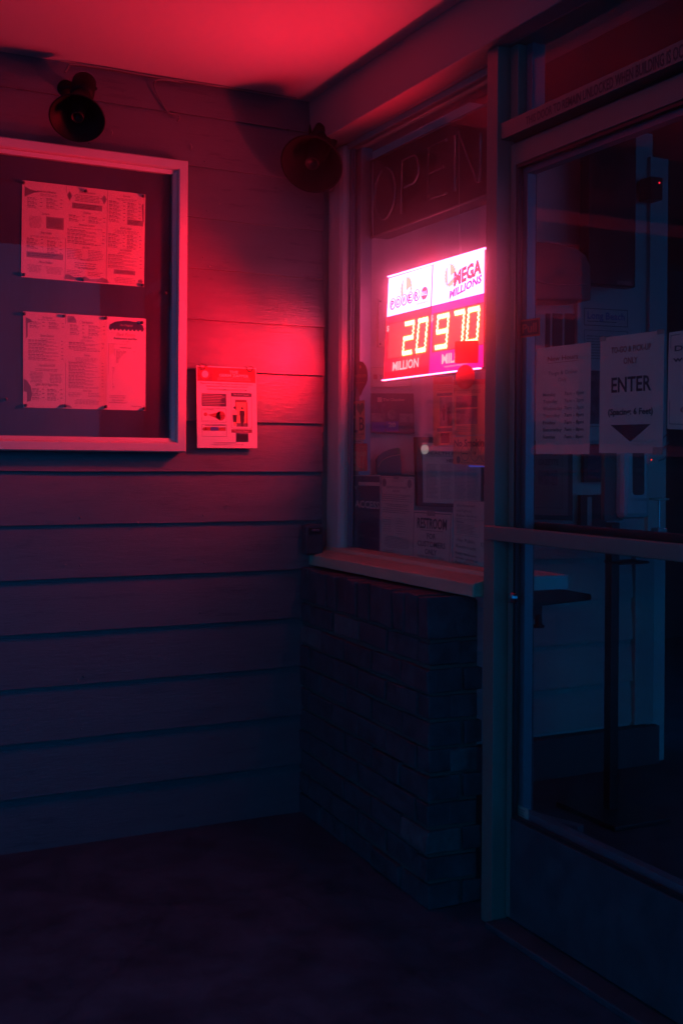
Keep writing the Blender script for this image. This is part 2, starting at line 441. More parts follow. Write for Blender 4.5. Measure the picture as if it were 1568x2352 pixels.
mb.build('glazing_bead', M['bronze'], dr)
mb = MB(); ring(mb, DX + 0.024, DX + 0.050, SY - 0.0002, dy1 + 0.0554, gz0 + 0.0002, gz1 - 0.0002, 0.024)
mb.build('inner_glazing_bead', M['silver'], dr)
mb = MB(); mb.box((DX + 0.018, dy1 + 0.0556, gz0 + 0.0004), (DX + 0.022, SY - 0.0004, gz1 - 0.0004)); mb.build('glass', M['doorglass'], dr)
# pull bar across the door
pa = P(1113, 1206, X=0.035); pc = P(1113, 1239, X=0.035)
mb = MB(); mb.box((0.030, dy1 + 0.02, pc.z), (0.048, pa.y, pa.z)); hb = mb.build('push_bar', M['alu'], dr, bevel=0.003)
mb = MB(); mb.box((0.0481, pa.y - 0.055, pc.z + 0.006), (DX - 0.0005, pa.y - 0.025, pa.z - 0.006)); mb.box((0.0481, dy1 + 0.03, pc.z + 0.006), (DX - 0.0005, dy1 + 0.05, pa.z - 0.006)); mb.build('bar_bracket', M['alu'], dr, bevel=0.002)
mb = MB(); mb.box((DX + 0.080, dy1 + 0.02, pc.z + 0.008), (DX + 0.098, pa.y - 0.03, pa.z + 0.008)); mb.build('inner_push_bar', M['bronze'], dr, bevel=0.003)
# lock cylinder
mb = MB(); q = P(1140, 1365, X=DX); mb.lathe([(0.0, 0.012), (0.014, 0.012), (0.016, 0.008), (0.016, 0)], Matrix.Translation((DX, dy0 - 0.028, q.z)) @ Matrix.Rotation(R(-90), 4, 'Y'), n=20); mb.build('lock_cylinder', M['chrome'], dr)

# ------------------------------------------------------------------ lettering / sheets
_tcache = {}
def text_geo(s, bold, res=2):
    k = (s, bold, res)
    if k in _tcache: return _tcache[k]
    cu = bpy.data.curves.new('t', 'FONT'); cu.body = s; cu.size = 1.0; cu.offset = bold; cu.resolution_u = res
    ob = bpy.data.objects.new('t', cu); me = ob.to_mesh()
    vs = [v.co.copy() for v in me.vertices]; fs = [tuple(p.vertices) for p in me.polygons]
    ob.to_mesh_clear(); bpy.data.objects.remove(ob); bpy.data.curves.remove(cu)
    xs = [v.x for v in vs] or [0, 1]
    _tcache[k] = (vs, fs, min(xs), max(xs))
    return _tcache[k]

class Sheet:
    """a flat piece with four real corners (top left, top right, bottom right, bottom left); n points to the reader"""
    def __init__(s, c, n, thick=0.0006, curl=0.0, step=0.00035):
        s.c = [Vector(p) for p in c]; s.n = Vector(n).normalized(); s.W = (s.c[1] - s.c[0]).length; s.H = (s.c[3] - s.c[0]).length
        s.thick = thick; s.curl = curl; s.mb = MB(); s.mats = []; s.step = step
    def pt(s, u, v, lift=0.0):
        a = s.c[0].lerp(s.c[1], u); b = s.c[3].lerp(s.c[2], u)
        k = s.curl * (math.sin(u * 5.1 + 0.7) * 0.5 + math.sin(v * 4.3 + u * 2) * 0.5)
        return a.lerp(b, v) + s.n * (lift + k)
    def mi(s, m):
        if m not in s.mats: s.mats.append(m)
        return s.mats.index(m)
    def body(s, name, m, corner=0.0, parent=None, shape=None, **props):
        mb = MB(); N = 10 if s.curl else 1
        if shape or corner:
            if not shape:
                shape = []; cu, cv = corner / s.W, corner / s.H
                for (cx, cy, a0) in ((1 - cu, cv, -90), (1 - cu, 1 - cv, 0), (cu, 1 - cv, 90), (cu, cv, 180)):
                    for k in range(5):
                        a = R(a0 + k * 22.5); shape.append((cx + cu * math.cos(a), cy + cv * math.sin(a)))
            mb.prism([s.pt(u, v, 0) for u, v in shape], -s.n * s.thick)
        else:
            vs = []; fs = []
            for l in (0, -s.thick):
                for j in range(N + 1):
                    for i in range(N + 1): vs.append(s.pt(i / N, j / N, l))
            k2 = (N + 1) ** 2
            for j in range(N):
                for i in range(N):
                    a = j * (N + 1) + i; fs.append((a, a + 1, a + N + 2, a + N + 1)); fs.append((a + k2 + N + 1, a + k2 + N + 2, a + k2 + 1, a + k2))
            ed = [i for i in range(N + 1)] + [j * (N + 1) + N for j in range(1, N + 1)] + [N * (N + 1) + i for i in range(N - 1, -1, -1)] + [j * (N + 1) for j in range(N - 1, 0, -1)]
            for i in range(len(ed)):
                a, b = ed[i], ed[(i + 1) % len(ed)]; fs.append((a, b, b + k2, a + k2))
            mb.add(vs, fs)
        s.o = mb.build(name, m, parent, **props)
        return s.o
    def quad(s, u0, v0, u1, v1, m, layer=1):
        s.mb.add([s.pt(u0, v0, s.step * layer), s.pt(u1, v0, s.step * layer), s.pt(u1, v1, s.step * layer), s.pt(u0, v1, s.step * layer)], [(0, 1, 2, 3)], s.mi(m))
    def poly(s, pts, m, layer=1):
        s.mb.add([s.pt(u, v, s.step * layer) for u, v in pts], [tuple(range(len(pts)))], s.mi(m))
    def disc(s, u, v, ru, m, layer=1, asp=None, n=24):
        rv = ru * s.W / s.H if asp is None else asp
        s.poly([(u + ru * math.cos(2 * math.pi * k / n), v + rv * math.sin(2 * math.pi * k / n)) for k in range(n)], m, layer)
    def ringd(s, u, v, ru, wd, m, layer=1, n=28):
        rv = ru * s.W / s.H; wv = wd * s.W / s.H
        vs = []
        for k in range(n):
            a = 2 * math.pi * k / n
            vs += [s.pt(u + ru * math.cos(a), v + rv * math.sin(a), s.step * layer), s.pt(u + (ru - wd) * math.cos(a), v + (rv - wv) * math.sin(a), s.step * layer)]
        s.mb.add(vs, [(2 * k, 2 * k + 1, (2 * k + 3) % (2 * n), (2 * k + 2) % (2 * n)) for k in range(n)], s.mi(m))
    def frame(s, u0, v0, u1, v1, wd, m, layer=1):
        wu, wv = wd / s.W, wd / s.H
        s.quad(u0, v0, u1, v0 + wv, m, layer); s.quad(u0, v1 - wv, u1, v1, m, layer)
        s.quad(u0, v0 + wv, u0 + wu, v1 - wv, m, layer); s.quad(u1 - wu, v0 + wv, u1, v1 - wv, m, layer)
    def text(s, t, u, v, h, m, al='c', w=None, bold=0.0, shear=0.0, layer=2, rot=0.0):
        """v = baseline, h = cap height as a share of the sheet's height, w = width share"""
        vs, fs, x0, x1 = text_geo(t, bold)
        if not vs: return
        sc = h / 0.70; tw = (x1 - x0)
        su = (w / tw) if w else sc * s.H / s.W
        ox = {'c': -(x0 + x1) / 2, 'l': -x0, 'r': -x1}[al]
        out = []
        for p in vs:
            uu = (p.x + ox) * su; vv = -p.y * sc
            out.append(s.pt(u + uu + shear * p.y * sc * s.H / s.W, v + vv + rot * uu, s.step * layer))
        s.mb.add(out, fs, s.mi(m))
    def lines(s, u0, v0, u1, n, dv, m, hh=0.35, al='l', layer=1, rnd=random, last=True):
        """rows too small to read in the photograph: broken strokes, word by word"""
        for i in range(n):
            v = v0 + i * dv; ww = (u1 - u0) * rnd.uniform(0.72, 1.0)
            if al == 'c': a = (u0 + u1) / 2 - ww / 2
            else: a = u0
            e = a + ww
            while a < e:
                b = min(e, a + rnd.uniform(0.012, 0.035))
                s.quad(a, v, b, v + dv * hh, m, layer); a = b + 0.006
    def tape(s, u0, v0, u1, v1):
        mb = MB(); mb.hexa([s.pt(u, v, l) for l in (0.0012, 0.0016) for u, v in ((u0, v0), (u1, v0), (u1, v1), (u0, v1))]); mb.build('tape', M['tape'], s.o)
    def finish(s, name='lettering', parent=None):
        if s.mb.v: s.mb.build(name, s.mats, parent or s.o)

def wallX(px, X):   # four measured corners on a plane facing -X
    return [P(x, y, X=X) for x, y in px]
def wallY(px, Y):
    return [P(x, y, Y=Y) for x, y in px]
NX = (-1, 0, 0); NY = (0, -1, 0)

# ------------------------------------------------------------------ the lit jackpot sign (hangs behind the glass)
E = {'white': glow('lit_white_panel', (24, 1.7, 4.2)), 'red': glow('lit_red_panel', (6, 0.02, 0.085)), 'dred': glow('lit_deep_red_panel', (5, 0.0, 0.03)),
     'mag': glow('lit_magenta_panel', (4, 0.012, 0.50)), 'win': glow('lit_display_window', (7, 0.075, 0.12)), 'led': glow('amber_led', (40, 3.6, 2.0)),
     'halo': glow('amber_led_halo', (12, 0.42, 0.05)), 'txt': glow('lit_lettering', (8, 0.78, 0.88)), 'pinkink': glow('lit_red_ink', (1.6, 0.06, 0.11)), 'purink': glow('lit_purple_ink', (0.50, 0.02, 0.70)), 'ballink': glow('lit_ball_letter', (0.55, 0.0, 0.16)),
     'sun': glow('lit_yellow_ink', (3, 0.80, 0.45)), 'edge': glow('lit_edge_strip', (14, 1.8, 4.5)), 'balledge': glow('lit_ball_edge', (0.6, 0.10, 0.72))}
js = thing('jackpot_sign', 'bright lit double jackpot sign with amber numerals hanging in the window', 'sign', (0.17, -0.62, 1.5))
ST, SB = 0.172, 0.159
def sc_(x, y, X): return P(x / 5.937 + 861.2, y / 5.937 + 545.4, X=X)
A = Sheet([sc_(185, 560, ST), sc_(790, 375, ST), sc_(730, 1850, SB), sc_(118, 1940, SB)], NX)
bt = sc_(1452, 160, ST); bbm = sc_(1432, 1765, SB)
B0, B3 = A.c[1].copy(), A.c[2].copy()
B = Sheet([B0, B0 + (bt - B0) * 1.05, B3 + (bbm - B3) * 1.05, B3], NX)
zt_ = max(p.z for p in A.c); zb_ = min(p.z for p in A.c)
ya, yb = A.c[0].y + 0.004, B.c[1].y - 0.006
mb = MB()
mb.hexa([(SB + 0.003, ya, zb_ - 0.004), (SB + 0.003, yb, zb_ - 0.004), (SB + 0.05, yb, zb_ - 0.004), (SB + 0.05, ya, zb_ - 0.004), (ST + 0.003, ya, zt_ + 0.002), (ST + 0.003, yb, zt_ + 0.002), (ST + 0.05, yb, zt_ + 0.002), (ST + 0.05, ya, zt_ + 0.002)])
mb.build('housing', M['black'], js)
mb = MB(); mb.box((ST - 0.004, ya, zt_ + 0.003), (ST + 0.01, yb, zt_ + 0.006)); mb.build('edge_strip', E['edge'], js)
mb = MB(); mb.box((SB - 0.010, ya, zb_ - 0.004), (SB + 0.002, yb, zb_ - 0.001)); mb.build('edge_strip', E['edge'], js)
mb = MB(); mb.box((ST - 0.003, A.c[1].y - 0.0025, zb_ + 0.0), (ST - 0.0012, A.c[1].y + 0.0, zt_)); 
mb.v = [(v[0] - (0 if v[2] > zb_ + 0.1 else (ST - SB)), v[1], v[2]) for v in mb.v]
mb.build('divider', E['dred'], js)

mb = MB(); mb.box((ST + 0.006, ya + 0.0005, zb_ + 0.01), (ST + 0.044, ya + 0.003, zt_ - 0.004)); mb.build('added_side_strip', glow('added_side_glow', (12, 0.9, 2.6)), js)  # unseen glowing strip added to brighten the inside wall
# lamps added at the sign to shape its cast light on ceiling and boards
def added_sign_lamp(loc, target, power, half, col=(1.0, 0.035, 0.085), rad=0.03):
    ld = bpy.data.lights.new('added_sign_lamp', 'SPOT'); ld.energy = power; ld.color = col; ld.spot_size = R(2 * half); ld.spot_blend = 1.0; ld.shadow_soft_size = rad
    lo = bpy.data.objects.new('added_sign_lamp', ld); C.objects.link(lo); lo.location = loc
    lo.rotation_euler = (Vector(target) - Vector(loc)).to_track_quat('-Z', 'Y').to_euler()
    bpy.context.view_layer.update(); lo.parent = js; lo.matrix_parent_inverse = js.matrix_world.inverted()
added_sign_lamp((0.135, -0.47, 1.69), (-0.22, 0.0, 1.50), 54, 42, (1.0, 0.001, 0.014))
added_sign_lamp((0.135, -0.52, 1.70), (-0.85, 0.0, 1.72), 125, 34, (1.0, 0.001, 0.014))
ld = bpy.data.lights.new('added_strip_lamp', 'AREA'); ld.shape = 'RECTANGLE'; ld.size = 0.12; ld.size_y = 0.008; ld.energy = 7.2; ld.color = (1.0, 0.001, 0.016); ld.spread = R(120)  # added strip that lights the ceiling from the sign's top edge
lo = bpy.data.objects.new('added_strip_lamp', ld); C.objects.link(lo)
zax = Vector((0.87, 0, -0.50)).normalized(); xax = Vector((0, 1, 0)); yax = zax.cross(xax)
lo.matrix_world = Matrix(((xax.x, yax.x, zax.x, 0.163), (xax.y, yax.y, zax.y, (ya + yb) / 2), (xax.z, yax.z, zax.z, zt_ + 0.010), (0, 0, 0, 1)))
bpy.context.view_layer.update(); lo.parent = js; lo.matrix_parent_inverse = js.matrix_world.inverted()
SEG = {'0': 'abcdef', '2': 'abged', '7': 'abc', '9': 'abcdfg'}
def digit(sh, ch, u0, u1, v0, v1, slant):
    mbd = MB(); mbh = MB()
    mid = (v0 + v1) / 2
    pts = {'a': ((u0, v0), (u1, v0)), 'b': ((u1, v0), (u1, mid)), 'c': ((u1, mid), (u1, v1)), 'd': ((u0, v1), (u1, v1)), 'e': ((u0, mid), (u0, v1)), 'f': ((u0, v0), (u0, mid)), 'g': ((u0, mid), (u1, mid))}
    seen = []
    for sgm in SEG[ch]:
        (a, b), (c, d) = pts[sgm]
        du, dv = (c - a) * sh.W, (d - b) * sh.H; Ls = math.hypot(du, dv)
        k = 6 if sgm in 'adg' else 7
        for r_ in ((-1, 1) if sgm in 'adg' else (0,)):
            for i in range(k + 1):
                t = i / k
                uu = a + (c - a) * t; vv = b + (d - b) * t
                if sgm in 'adg': vv += r_ * 0.0036 / sh.H; uu += r_ * 0.0016 / sh.W
                else: uu += (0.0022 if i % 2 else -0.0022) / sh.W
                uu += slant * (v1 - vv) * sh.H / sh.W
                if sh is B and uu > 0.955 : continue
                p = sh.pt(uu, vv, 0.0030); seen.append((uu, vv))
                rr = 0.0043
                vs = [p + Vector((0, math.cos(2 * math.pi * j / 8) * rr, math.sin(2 * math.pi * j / 8) * rr)) for j in range(8)]
                mbd.add([p + Vector((-0.002, 0, 0))] + vs, [(0, 1 + j, 1 + (j + 1) % 8) for j in range(8)])
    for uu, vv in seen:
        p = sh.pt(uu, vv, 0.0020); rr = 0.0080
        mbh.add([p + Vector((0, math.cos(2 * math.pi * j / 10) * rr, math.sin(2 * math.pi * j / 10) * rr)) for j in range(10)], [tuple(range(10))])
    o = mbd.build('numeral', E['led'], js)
    mbh.build('led_halo_discs', E['halo'], o)  # flat discs put in as the glow around each LED
# panel bodies
def panel(sh, band, lower, low2):
    sh.step = 0.0005
    o = MB()
    o.add([sh.pt(0, 0, 0), sh.pt(1, 0, 0), sh.pt(1, 0.38, 0), sh.pt(0, 0.38, 0)], [(0, 1, 2, 3)]); top = o.build('white_panel', E['white'], js)
    o = MB(); o.add([sh.pt(0, 0.38, 0), sh.pt(1, 0.38, 0), sh.pt(1, 0.93, 0), sh.pt(0, 0.93, 0)], [(0, 1, 2, 3)]); low = o.build('coloured_panel', band, js)
    o = MB(); o.add([sh.pt(0, 0.93, 0), sh.pt(1, 0.93, 0), sh.pt(1, 1, 0), sh.pt(0, 1, 0)], [(0, 1, 2, 3)]); o.build('lower_band', low2, js)
    return top, low
topA, lowA = panel(A, E['red'], E['red'], E['dred'])
A.quad(0.05, 0.455, 0.985, 0.81, E['dred'], 0.6); A.quad(0.065, 0.463, 0.97, 0.802, E['win'], 1.2)
A.text('$', 0.02, 0.525, 0.055, E['txt'], 'l', w=0.05, bold=0.02); A.text('MILLION', 0.49, 0.925, 0.082, E['txt'], w=0.58, bold=0.03)
A.finish('panel_lettering', lowA)
A.mb = MB(); A.mats = []
for (u, v) in ((0.43, 0.15),):
    star = []
    for k in range(40):
        rr = 0.145 if k % 2 else 0.115
        a = 2 * math.pi * k / 40; star.append((u + rr * math.cos(a), v + rr * A.W / A.H * 1.05 * math.sin(a)))
    A.poly(star, E['sun'], 1)
L_ = [(-0.055, -0.105), (0.015, -0.12), (0.03, 0.02), (0.115, -0.01), (0.12, 0.045), (-0.035, 0.105)]
A.poly([(0.397 + x, 0.163 + y) for x, y in L_], E['purink'], 1.6); A.poly([(0.405 + x, 0.155 + y) for x, y in L_], E['white'], 2); 
for k, (chh, u, v) in enumerate((('P', 0.135, 0.268), ('O', 0.265, 0.262), ('W', 0.40, 0.256), ('E', 0.535, 0.25), ('R', 0.68, 0.244))):
    A.disc(u, v, 0.068, E['balledge'], 3); A.disc(u + 0.002, v - 0.003, 0.055, E['white'], 4); A.text(chh, u, v + 0.030, 0.062, E['ballink'], w=0.075, bold=0.035, layer=5)
A.disc(0.845, 0.243, 0.072, E['pinkink'], 3); A.text('BALL', 0.845, 0.262, 0.038, E['white'], w=0.115, bold=0.02, layer=4)
A.text('calottery', 0.80, 0.338, 0.026, E['purink'], w=0.24, layer=3)
A.finish('logo', topA)
digit(A, '2', 0.43, 0.62, 0.495, 0.775, 0.10); digit(A, '0', 0.73, 0.91, 0.495, 0.775, 0.10)
topB, lowB = panel(B, E['mag'], E['mag'], E['mag'])
B.quad(0.045, 0.455, 1.0, 0.815, E['dred'], 0.6); B.quad(0.065, 0.463, 1.0, 0.807, E['win'], 1.2)
B.text('$', 0.0, 0.52, 0.055, E['txt'], 'l', w=0.055, bold=0.02); B.text('MILLION', 0.25, 0.93, 0.085, E['txt'], 'l', w=0.60, bold=0.03)
B.lines(0.30, 0.955, 0.75, 2, 0.008, E['txt'])
B.finish('panel_lettering', lowB)
B.mb = MB(); B.mats = []
star = []
for k in range(40):
    rr = 0.125 if k % 2 else 0.10
    a = 2 * math.pi * k / 40; star.append((0.36 + rr * math.cos(a), 0.145 + rr * B.W / B.H * 1.1 * math.sin(a)))
B.poly(star, E['sun'], 1); B.poly([(0.337 + x * 0.85, 0.147 + y * 0.75) for x, y in L_], E['purink'], 1.6); B.poly([(0.345 + x * 0.85, 0.14 + y * 0.75) for x, y in L_], E['white'], 2)
B.text('MEGA', 0.70, 0.225, 0.118, E['pinkink'], w=0.52, bold=0.05, layer=3, rot=-0.10)
B.text('MILLIONS', 0.66, 0.318, 0.066, E['purink'], w=0.60, bold=0.04, layer=3, shear=0.15, rot=-0.12)
B.text('ca', 0.66, 0.085, 0.03, E['sun'], w=0.06, layer=3)
B.finish('logo', topB)
digit(B, '9', 0.13, 0.335, 0.50, 0.775, 0.10); digit(B, '7', 0.46, 0.63, 0.50, 0.775, 0.10); digit(B, '0', 0.715, 0.90, 0.50, 0.775, 0.10)
# hanging wires of the sign
mb = MB()
for dy in (0, 0.012):
    mb.tube([P(1060 - 16 * dy / 0.012 * 0 + 0, 590, X=0.185) + Vector((0, dy, 0)), P(1054, 505, X=0.185)], 0.0008, n=6)
mb.tube([P(1054, 505, X=0.185), P(1053, 300, X=0.185)], 0.0008, n=6)
mb.build('hanging_wire', M['white'], js)

# ------------------------------------------------------------------ unlit neon sign above it
ns = thing('neon_sign', 'unlit neon open sign in a dark box high in the window', 'sign', (0.19, -0.6, 2.0))
N_ = Sheet(wallX([(856, 371), (1109, 247), (1106.5, 454), (856.6, 546.4)], 0.185), NX)
ext = (N_.c[1] - N_.c[0]) * 0.06
N_ = Sheet([N_.c[0], N_.c[1] + ext, N_.c[2] + ext, N_.c[3]], NX)
mb = MB(); mb.hexa([p for p in N_.c] + [p + Vector((0.06, 0, 0)) for p in N_.c]); mb.build('box', M['black'], ns)
mb = MB()
fr = [N_.pt(0.0, 0.0, 0.006), N_.pt(1, 0, 0.006), N_.pt(1, 1, 0.006), N_.pt(0, 1, 0.006)]
mb.tube(fr, 0.0045, n=8, closed=True); mb.build('rim', M['cable'], ns)
def neon(paths):
    mb = MB()
    for pth in paths: mb.tube([N_.pt(u, v, 0.016) for u, v in pth], 0.0045, n=8)
    return mb
def arc(cx, cy, ru, rv, a0, a1, n=18): return [(cx + ru * math.cos(R(a0 + (a1 - a0) * k / n)), cy + rv * math.sin(R(a0 + (a1 - a0) * k / n))) for k in range(n + 1)]
neon([arc(0.155, 0.52, 0.10, 0.32, -80, 255)]).build('letter_tube', M['neontube'], ns)
neon([[(0.315, 0.86), (0.315, 0.2), (0.41, 0.2)] + arc(0.41, 0.37, 0.06, 0.17, -80, 80, 8) + [(0.34, 0.54)]]).build('letter_tube', M['neontube'], ns)
neon([[(0.70, 0.2), (0.55, 0.2), (0.55, 0.82), (0.70, 0.82)], [(0.56, 0.5), (0.68, 0.5)]]).build('letter_tube', M['neontube'], ns)
neon([[(0.77, 0.84), (0.77, 0.2), (0.80, 0.2), (0.94, 0.84), (0.96, 0.84), (0.96, 0.3)]]).build('letter_tube', M['neontube'], ns)

# ------------------------------------------------------------------ papers on the window glass (inside face)
PX = GX + 0.005
def stick(name, label, cat, px, m, X=PX, corner=0.0, curl=0.0, shape=None, group=None, thick=0.0006):
    s = Sheet(wallX(px, X), NX, curl=curl, thick=thick); s.body(name, m, corner=corner, shape=shape, label=label, cat=cat, group=group); return s
# balloon sticker
shp = [(0.5 + 0.5 * math.cos(R(a)), 0.42 + 0.42 * math.sin(R(a))) for a in range(-220, 41, 12)] + [(0.64, 0.86), (0.5, 1.0), (0.36, 0.86)]
s = stick('sticker', 'dark balloon shaped delivery sticker on the left edge of the window glass', 'sticker', [(811, 831), (844, 829), (844, 909), (811, 910)], M['maroon'], shape=shp)
s.text('WE DELIVER', 0.5, 0.46, 0.085, M['orange'], w=0.88, bold=0.01); s.text('POSTMATES', 0.5, 0.64, 0.04, M['orange'], w=0.6); s.disc(0.5, 0.16, 0.06, M['orange']); s.finish()
s = stick('sticker', 'tall orange sticker with a green heart above the letters LB', 'sticker', [(811, 922), (837, 919), (838, 1009.7), (811, 1011)], M['orange'])
s.quad(0.08, 0.06, 0.2, 0.38, M['ink']); hp = [(0.62, 0.42)] + [(0.62 + 0.34 * (16 * math.sin(t) ** 3) / 16, 0.2 - 0.17 * (13 * math.cos(t) - 5 * math.cos(2 * t) - 2 * math.cos(3 * t) - math.cos(4 * t)) / 15) for t in [R(a) for a in range(200, 521, 16)]]
s.poly(hp[1:], M['olive']); s.text('L', 0.06, 0.80, 0.36, M['ink'], 'l', w=0.36, bold=0.02); s.text('B', 0.95, 0.76, 0.34, M['ink'], 'r', w=0.42, bold=0.01); s.text('LITTER-FREE', 0.5, 0.885, 0.05, M['ink'], w=0.86, bold=0.01); s.lines(0.2, 0.92, 0.8, 1, 0.03, M['ink']); s.finish()
s = stick('sticker', 'narrow pale strip sticker just above the orange-red EBT sticker', 'sticker', [(813, 1011.8), (835, 1011.5), (835, 1017), (813, 1017)], M['menu']); s.lines(0.1, 0.3, 0.9, 1, 0.8, M['ink'], hh=0.6); s.finish()
s = stick('sticker', 'orange-red sticker reading WE ACCEPT EBT at the lower left of the glass', 'sticker', [(807, 1018.5), (843, 1018.5), (843, 1082), (806.5, 1082)], M['ebt'])
s.text('WE ACCEPT', 0.5, 0.24, 0.15, M['orange'], w=0.92, bold=0.01); s.text('EBT', 0.5, 0.94, 0.62, M['orange'], w=0.86, bold=0.05); s.finish()
s = stick('notice', 'dark access inspected notice in the lower left corner of the window', 'notice', [(811, 1091), (873.8, 1091), (872.4, 1279), (811, 1265)], M['navy'])
s.frame(0, 0, 1, 1, 0.004, M['menu']); s.quad(0.2, 0.09, 0.97, 0.135, M['menu']); s.text('V', 0.1, 0.19, 0.05, M['menu'], w=0.12, bold=0.03); s.text('ACCESS', 0.52, 0.415, 0.085, M['menu'], w=0.9, bold=0.03); s.text('INSPECTED', 0.52, 0.52, 0.055, M['inkgrey'], w=0.92); s.quad(0.2, 0.76, 0.42, 0.80, M['inkgrey']); s.quad(0.6, 0.78, 0.95, 0.8, M['inkgrey']); s.finish()
s = stick('notice', 'beige inspection summary report with two round seals, taped in the window', 'notice', [(875.3, 1093), (950.6, 1096), (947.6, 1290), (874.4, 1280)], M['menu'])
s.frame(0.03, 0.012, 0.97, 0.30, 0.0012, M['ink']); s.disc(0.1, 0.08, 0.065, M['inkgrey']); s.disc(0.87, 0.08, 0.065, M['inkgrey']); s.lines(0.3, 0.03, 0.72, 3, 0.014, M['inkgrey'], al='c')
s.text('INSPECTION SUMMARY', 0.48, 0.145, 0.026, M['ink'], w=0.62); s.text('REPORT', 0.48, 0.19, 0.026, M['ink'], w=0.22); s.lines(0.05, 0.22, 0.9, 3, 0.024, M['inkgrey']); s.frame(0.66, 0.235, 0.94, 0.275, 0.001, M['ink'])
s.lines(0.12, 0.335, 0.85, 2, 0.022, M['ink'], al='c'); s.lines(0.05, 0.385, 0.9, 3, 0.024, M['inkgrey'])
for k in range(7): s.lines(0.06, 0.5 + k * 0.028, 0.33, 1, 0.016, M['inkgrey']); s.lines(0.48, 0.505 + k * 0.03, 0.8, 1, 0.016, M['inkgrey'])
s.lines(0.08, 0.73, 0.92, 8, 0.018, M['inkgrey'], al='c'); s.quad(0.02, 0.965, 0.97, 0.968, M['ink']); s.lines(0.05, 0.9, 0.5, 2, 0.02, M['ink']); s.tape(0.28, 0.94, 0.48, 1.012); s.tape(0.4, -0.008, 0.55, 0.03); s.finish()
s = stick('notice', 'white RESTROOM FOR CUSTOMERS ONLY sign with a dark border at the window bottom', 'notice', [(947.6, 1172), (1039.3, 1177.3), (1035, 1307), (944, 1291.5)], M['paper'], corner=0.012, thick=0.002)
s.frame(0.035, 0.03, 0.965, 0.97, 0.0025, M['ink'])
s.text('RESTROOM', 0.5, 0.32, 0.19, M['ink'], w=0.74, bold=0.02); s.quad(0.2, 0.355, 0.8, 0.363, M['ink']); s.text('FOR', 0.5, 0.51, 0.10, M['ink'], w=0.22, bold=0.02); s.text('CUSTOMERS', 0.5, 0.66, 0.10, M['ink'], w=0.70, bold=0.015); s.text('ONLY', 0.5, 0.80, 0.10, M['ink'], w=0.30, bold=0.02); s.text('PLEASE HELP KEEP IT CLEAN', 0.5, 0.87, 0.042, M['ink'], w=0.66); s.quad(0.82, 0.88, 0.92, 0.945, M['ink']); s.tape(0.38, -0.012, 0.58, 0.085); s.finish()
s = stick('notice', 'pale notice with refuse service and no public restroom wording beside the upright', 'notice', [(1041, 1150), (1116, 1152), (1112, 1326), (1040, 1306)], M['menu'])
s.quad(0, 0, 1, 0.003, M['ink'])
for t, v, ww in (('We Reserved', 0.085, 0.56), ('the Right to', 0.155, 0.48), ('Refuse Service', 0.225, 0.62)): s.text(t, 0.1, v, 0.036, M['ink'], 'l', w=ww)
s.quad(0.0, 0.255, 1.0, 0.258, M['ink']); s.text('Notice:', 0.1, 0.315, 0.03, M['ink'], 'l', w=0.24, bold=0.02); s.lines(0.1, 0.335, 0.78, 7, 0.02, M['inkgrey']); s.frame(0.05, 0.275, 0.82, 0.49, 0.0008, M['inkgrey'])
s.text('No Public', 0.14, 0.585, 0.05, M['ink'], 'l', w=0.56); s.text('Restroom', 0.1, 0.675, 0.05, M['ink'], 'l', w=0.62)
for t, v in (('Public Restroom', 0.77), ('across street at', 0.835), ('Bixby Park', 0.905)): s.text(t, 0.08, v, 0.036, M['ink'], 'l', w=0.04 * len(t) + 0.06, bold=0.01)
s.text('D', 0.93, 0.60, 0.05, M['ink'], w=0.1); s.finish()
s = stick('notice', 'white No Smoking notice with crossed-out round symbols, beside the upright', 'notice', [(1040.5, 1003), (1118, 999), (1118, 1070.5), (1040, 1065.4)], M['orange'])
s.text('No Smoking', 0.03, 0.36, 0.24, M['ink'], 'l', w=1.05 * 0.93, bold=0.03)
for k in range(3): s.ringd(0.36 + k * 0.285, 0.6, 0.125, 0.012, M['inkgrey']); 
s.quad(0.27, 0.60, 0.45, 0.635, M['ink'])
for a in (-60, -30, 0, 30, 60): s.poly([(0.645, 0.68), (0.645 + 0.03 * math.sin(R(a - 12)), 0.62 - 0.04), (0.645 + 0.085 * math.sin(R(a)), 0.68 - 0.2 * math.cos(R(a))), (0.645 + 0.03 * math.sin(R(a + 12)), 0.60)], M['ink'])
s.disc(0.16, 0.84, 0.06, M['inkgrey']); s.text('LB, no smoking, no heat or other', 0.24, 0.95, 0.05, M['ink'], 'l', w=0.72); s.finish()
s = stick('poster', 'red-lit food delivery sheet above the No Smoking notice', 'poster', [(1041, 872), (1118, 870), (1118, 998), (1041, 1001)], M['orange'])
s.quad(0.0, 0.0, 1.0, 0.10, M['ebt']); s.text('WE DELIVER WITH', 0.04, 0.085, 0.05, M['maroon'], 'l', w=0.74); s.text('Postmates', 0.02, 0.25, 0.10, M['inkred'], 'l', w=0.8, bold=0.0); s.quad(0.08, 0.3, 0.72, 0.5, M['inkgrey']); s.quad(0.08, 0.53, 0.72, 0.80, M['pic']); s.lines(0.08, 0.83, 0.72, 4, 0.03, M['inkgrey']); s.finish()
s = stick('poster', 'narrow product flyer showing two standing figures, left of the delivery sheet', 'poster', [(994, 866), (1040, 864), (1040, 1022), (994, 1024)], M['orange'], X=PX + 0.002)
s.quad(0.0, 0.0, 1.0, 0.11, M['ebt']); s.lines(0.15, 0.13, 0.95, 3, 0.03, M['inkred'], al='c'); s.quad(0.2, 0.24, 0.95, 0.28, M['inkgrey']); s.quad(0.35, 0.30, 0.95, 0.72, M['pic'])
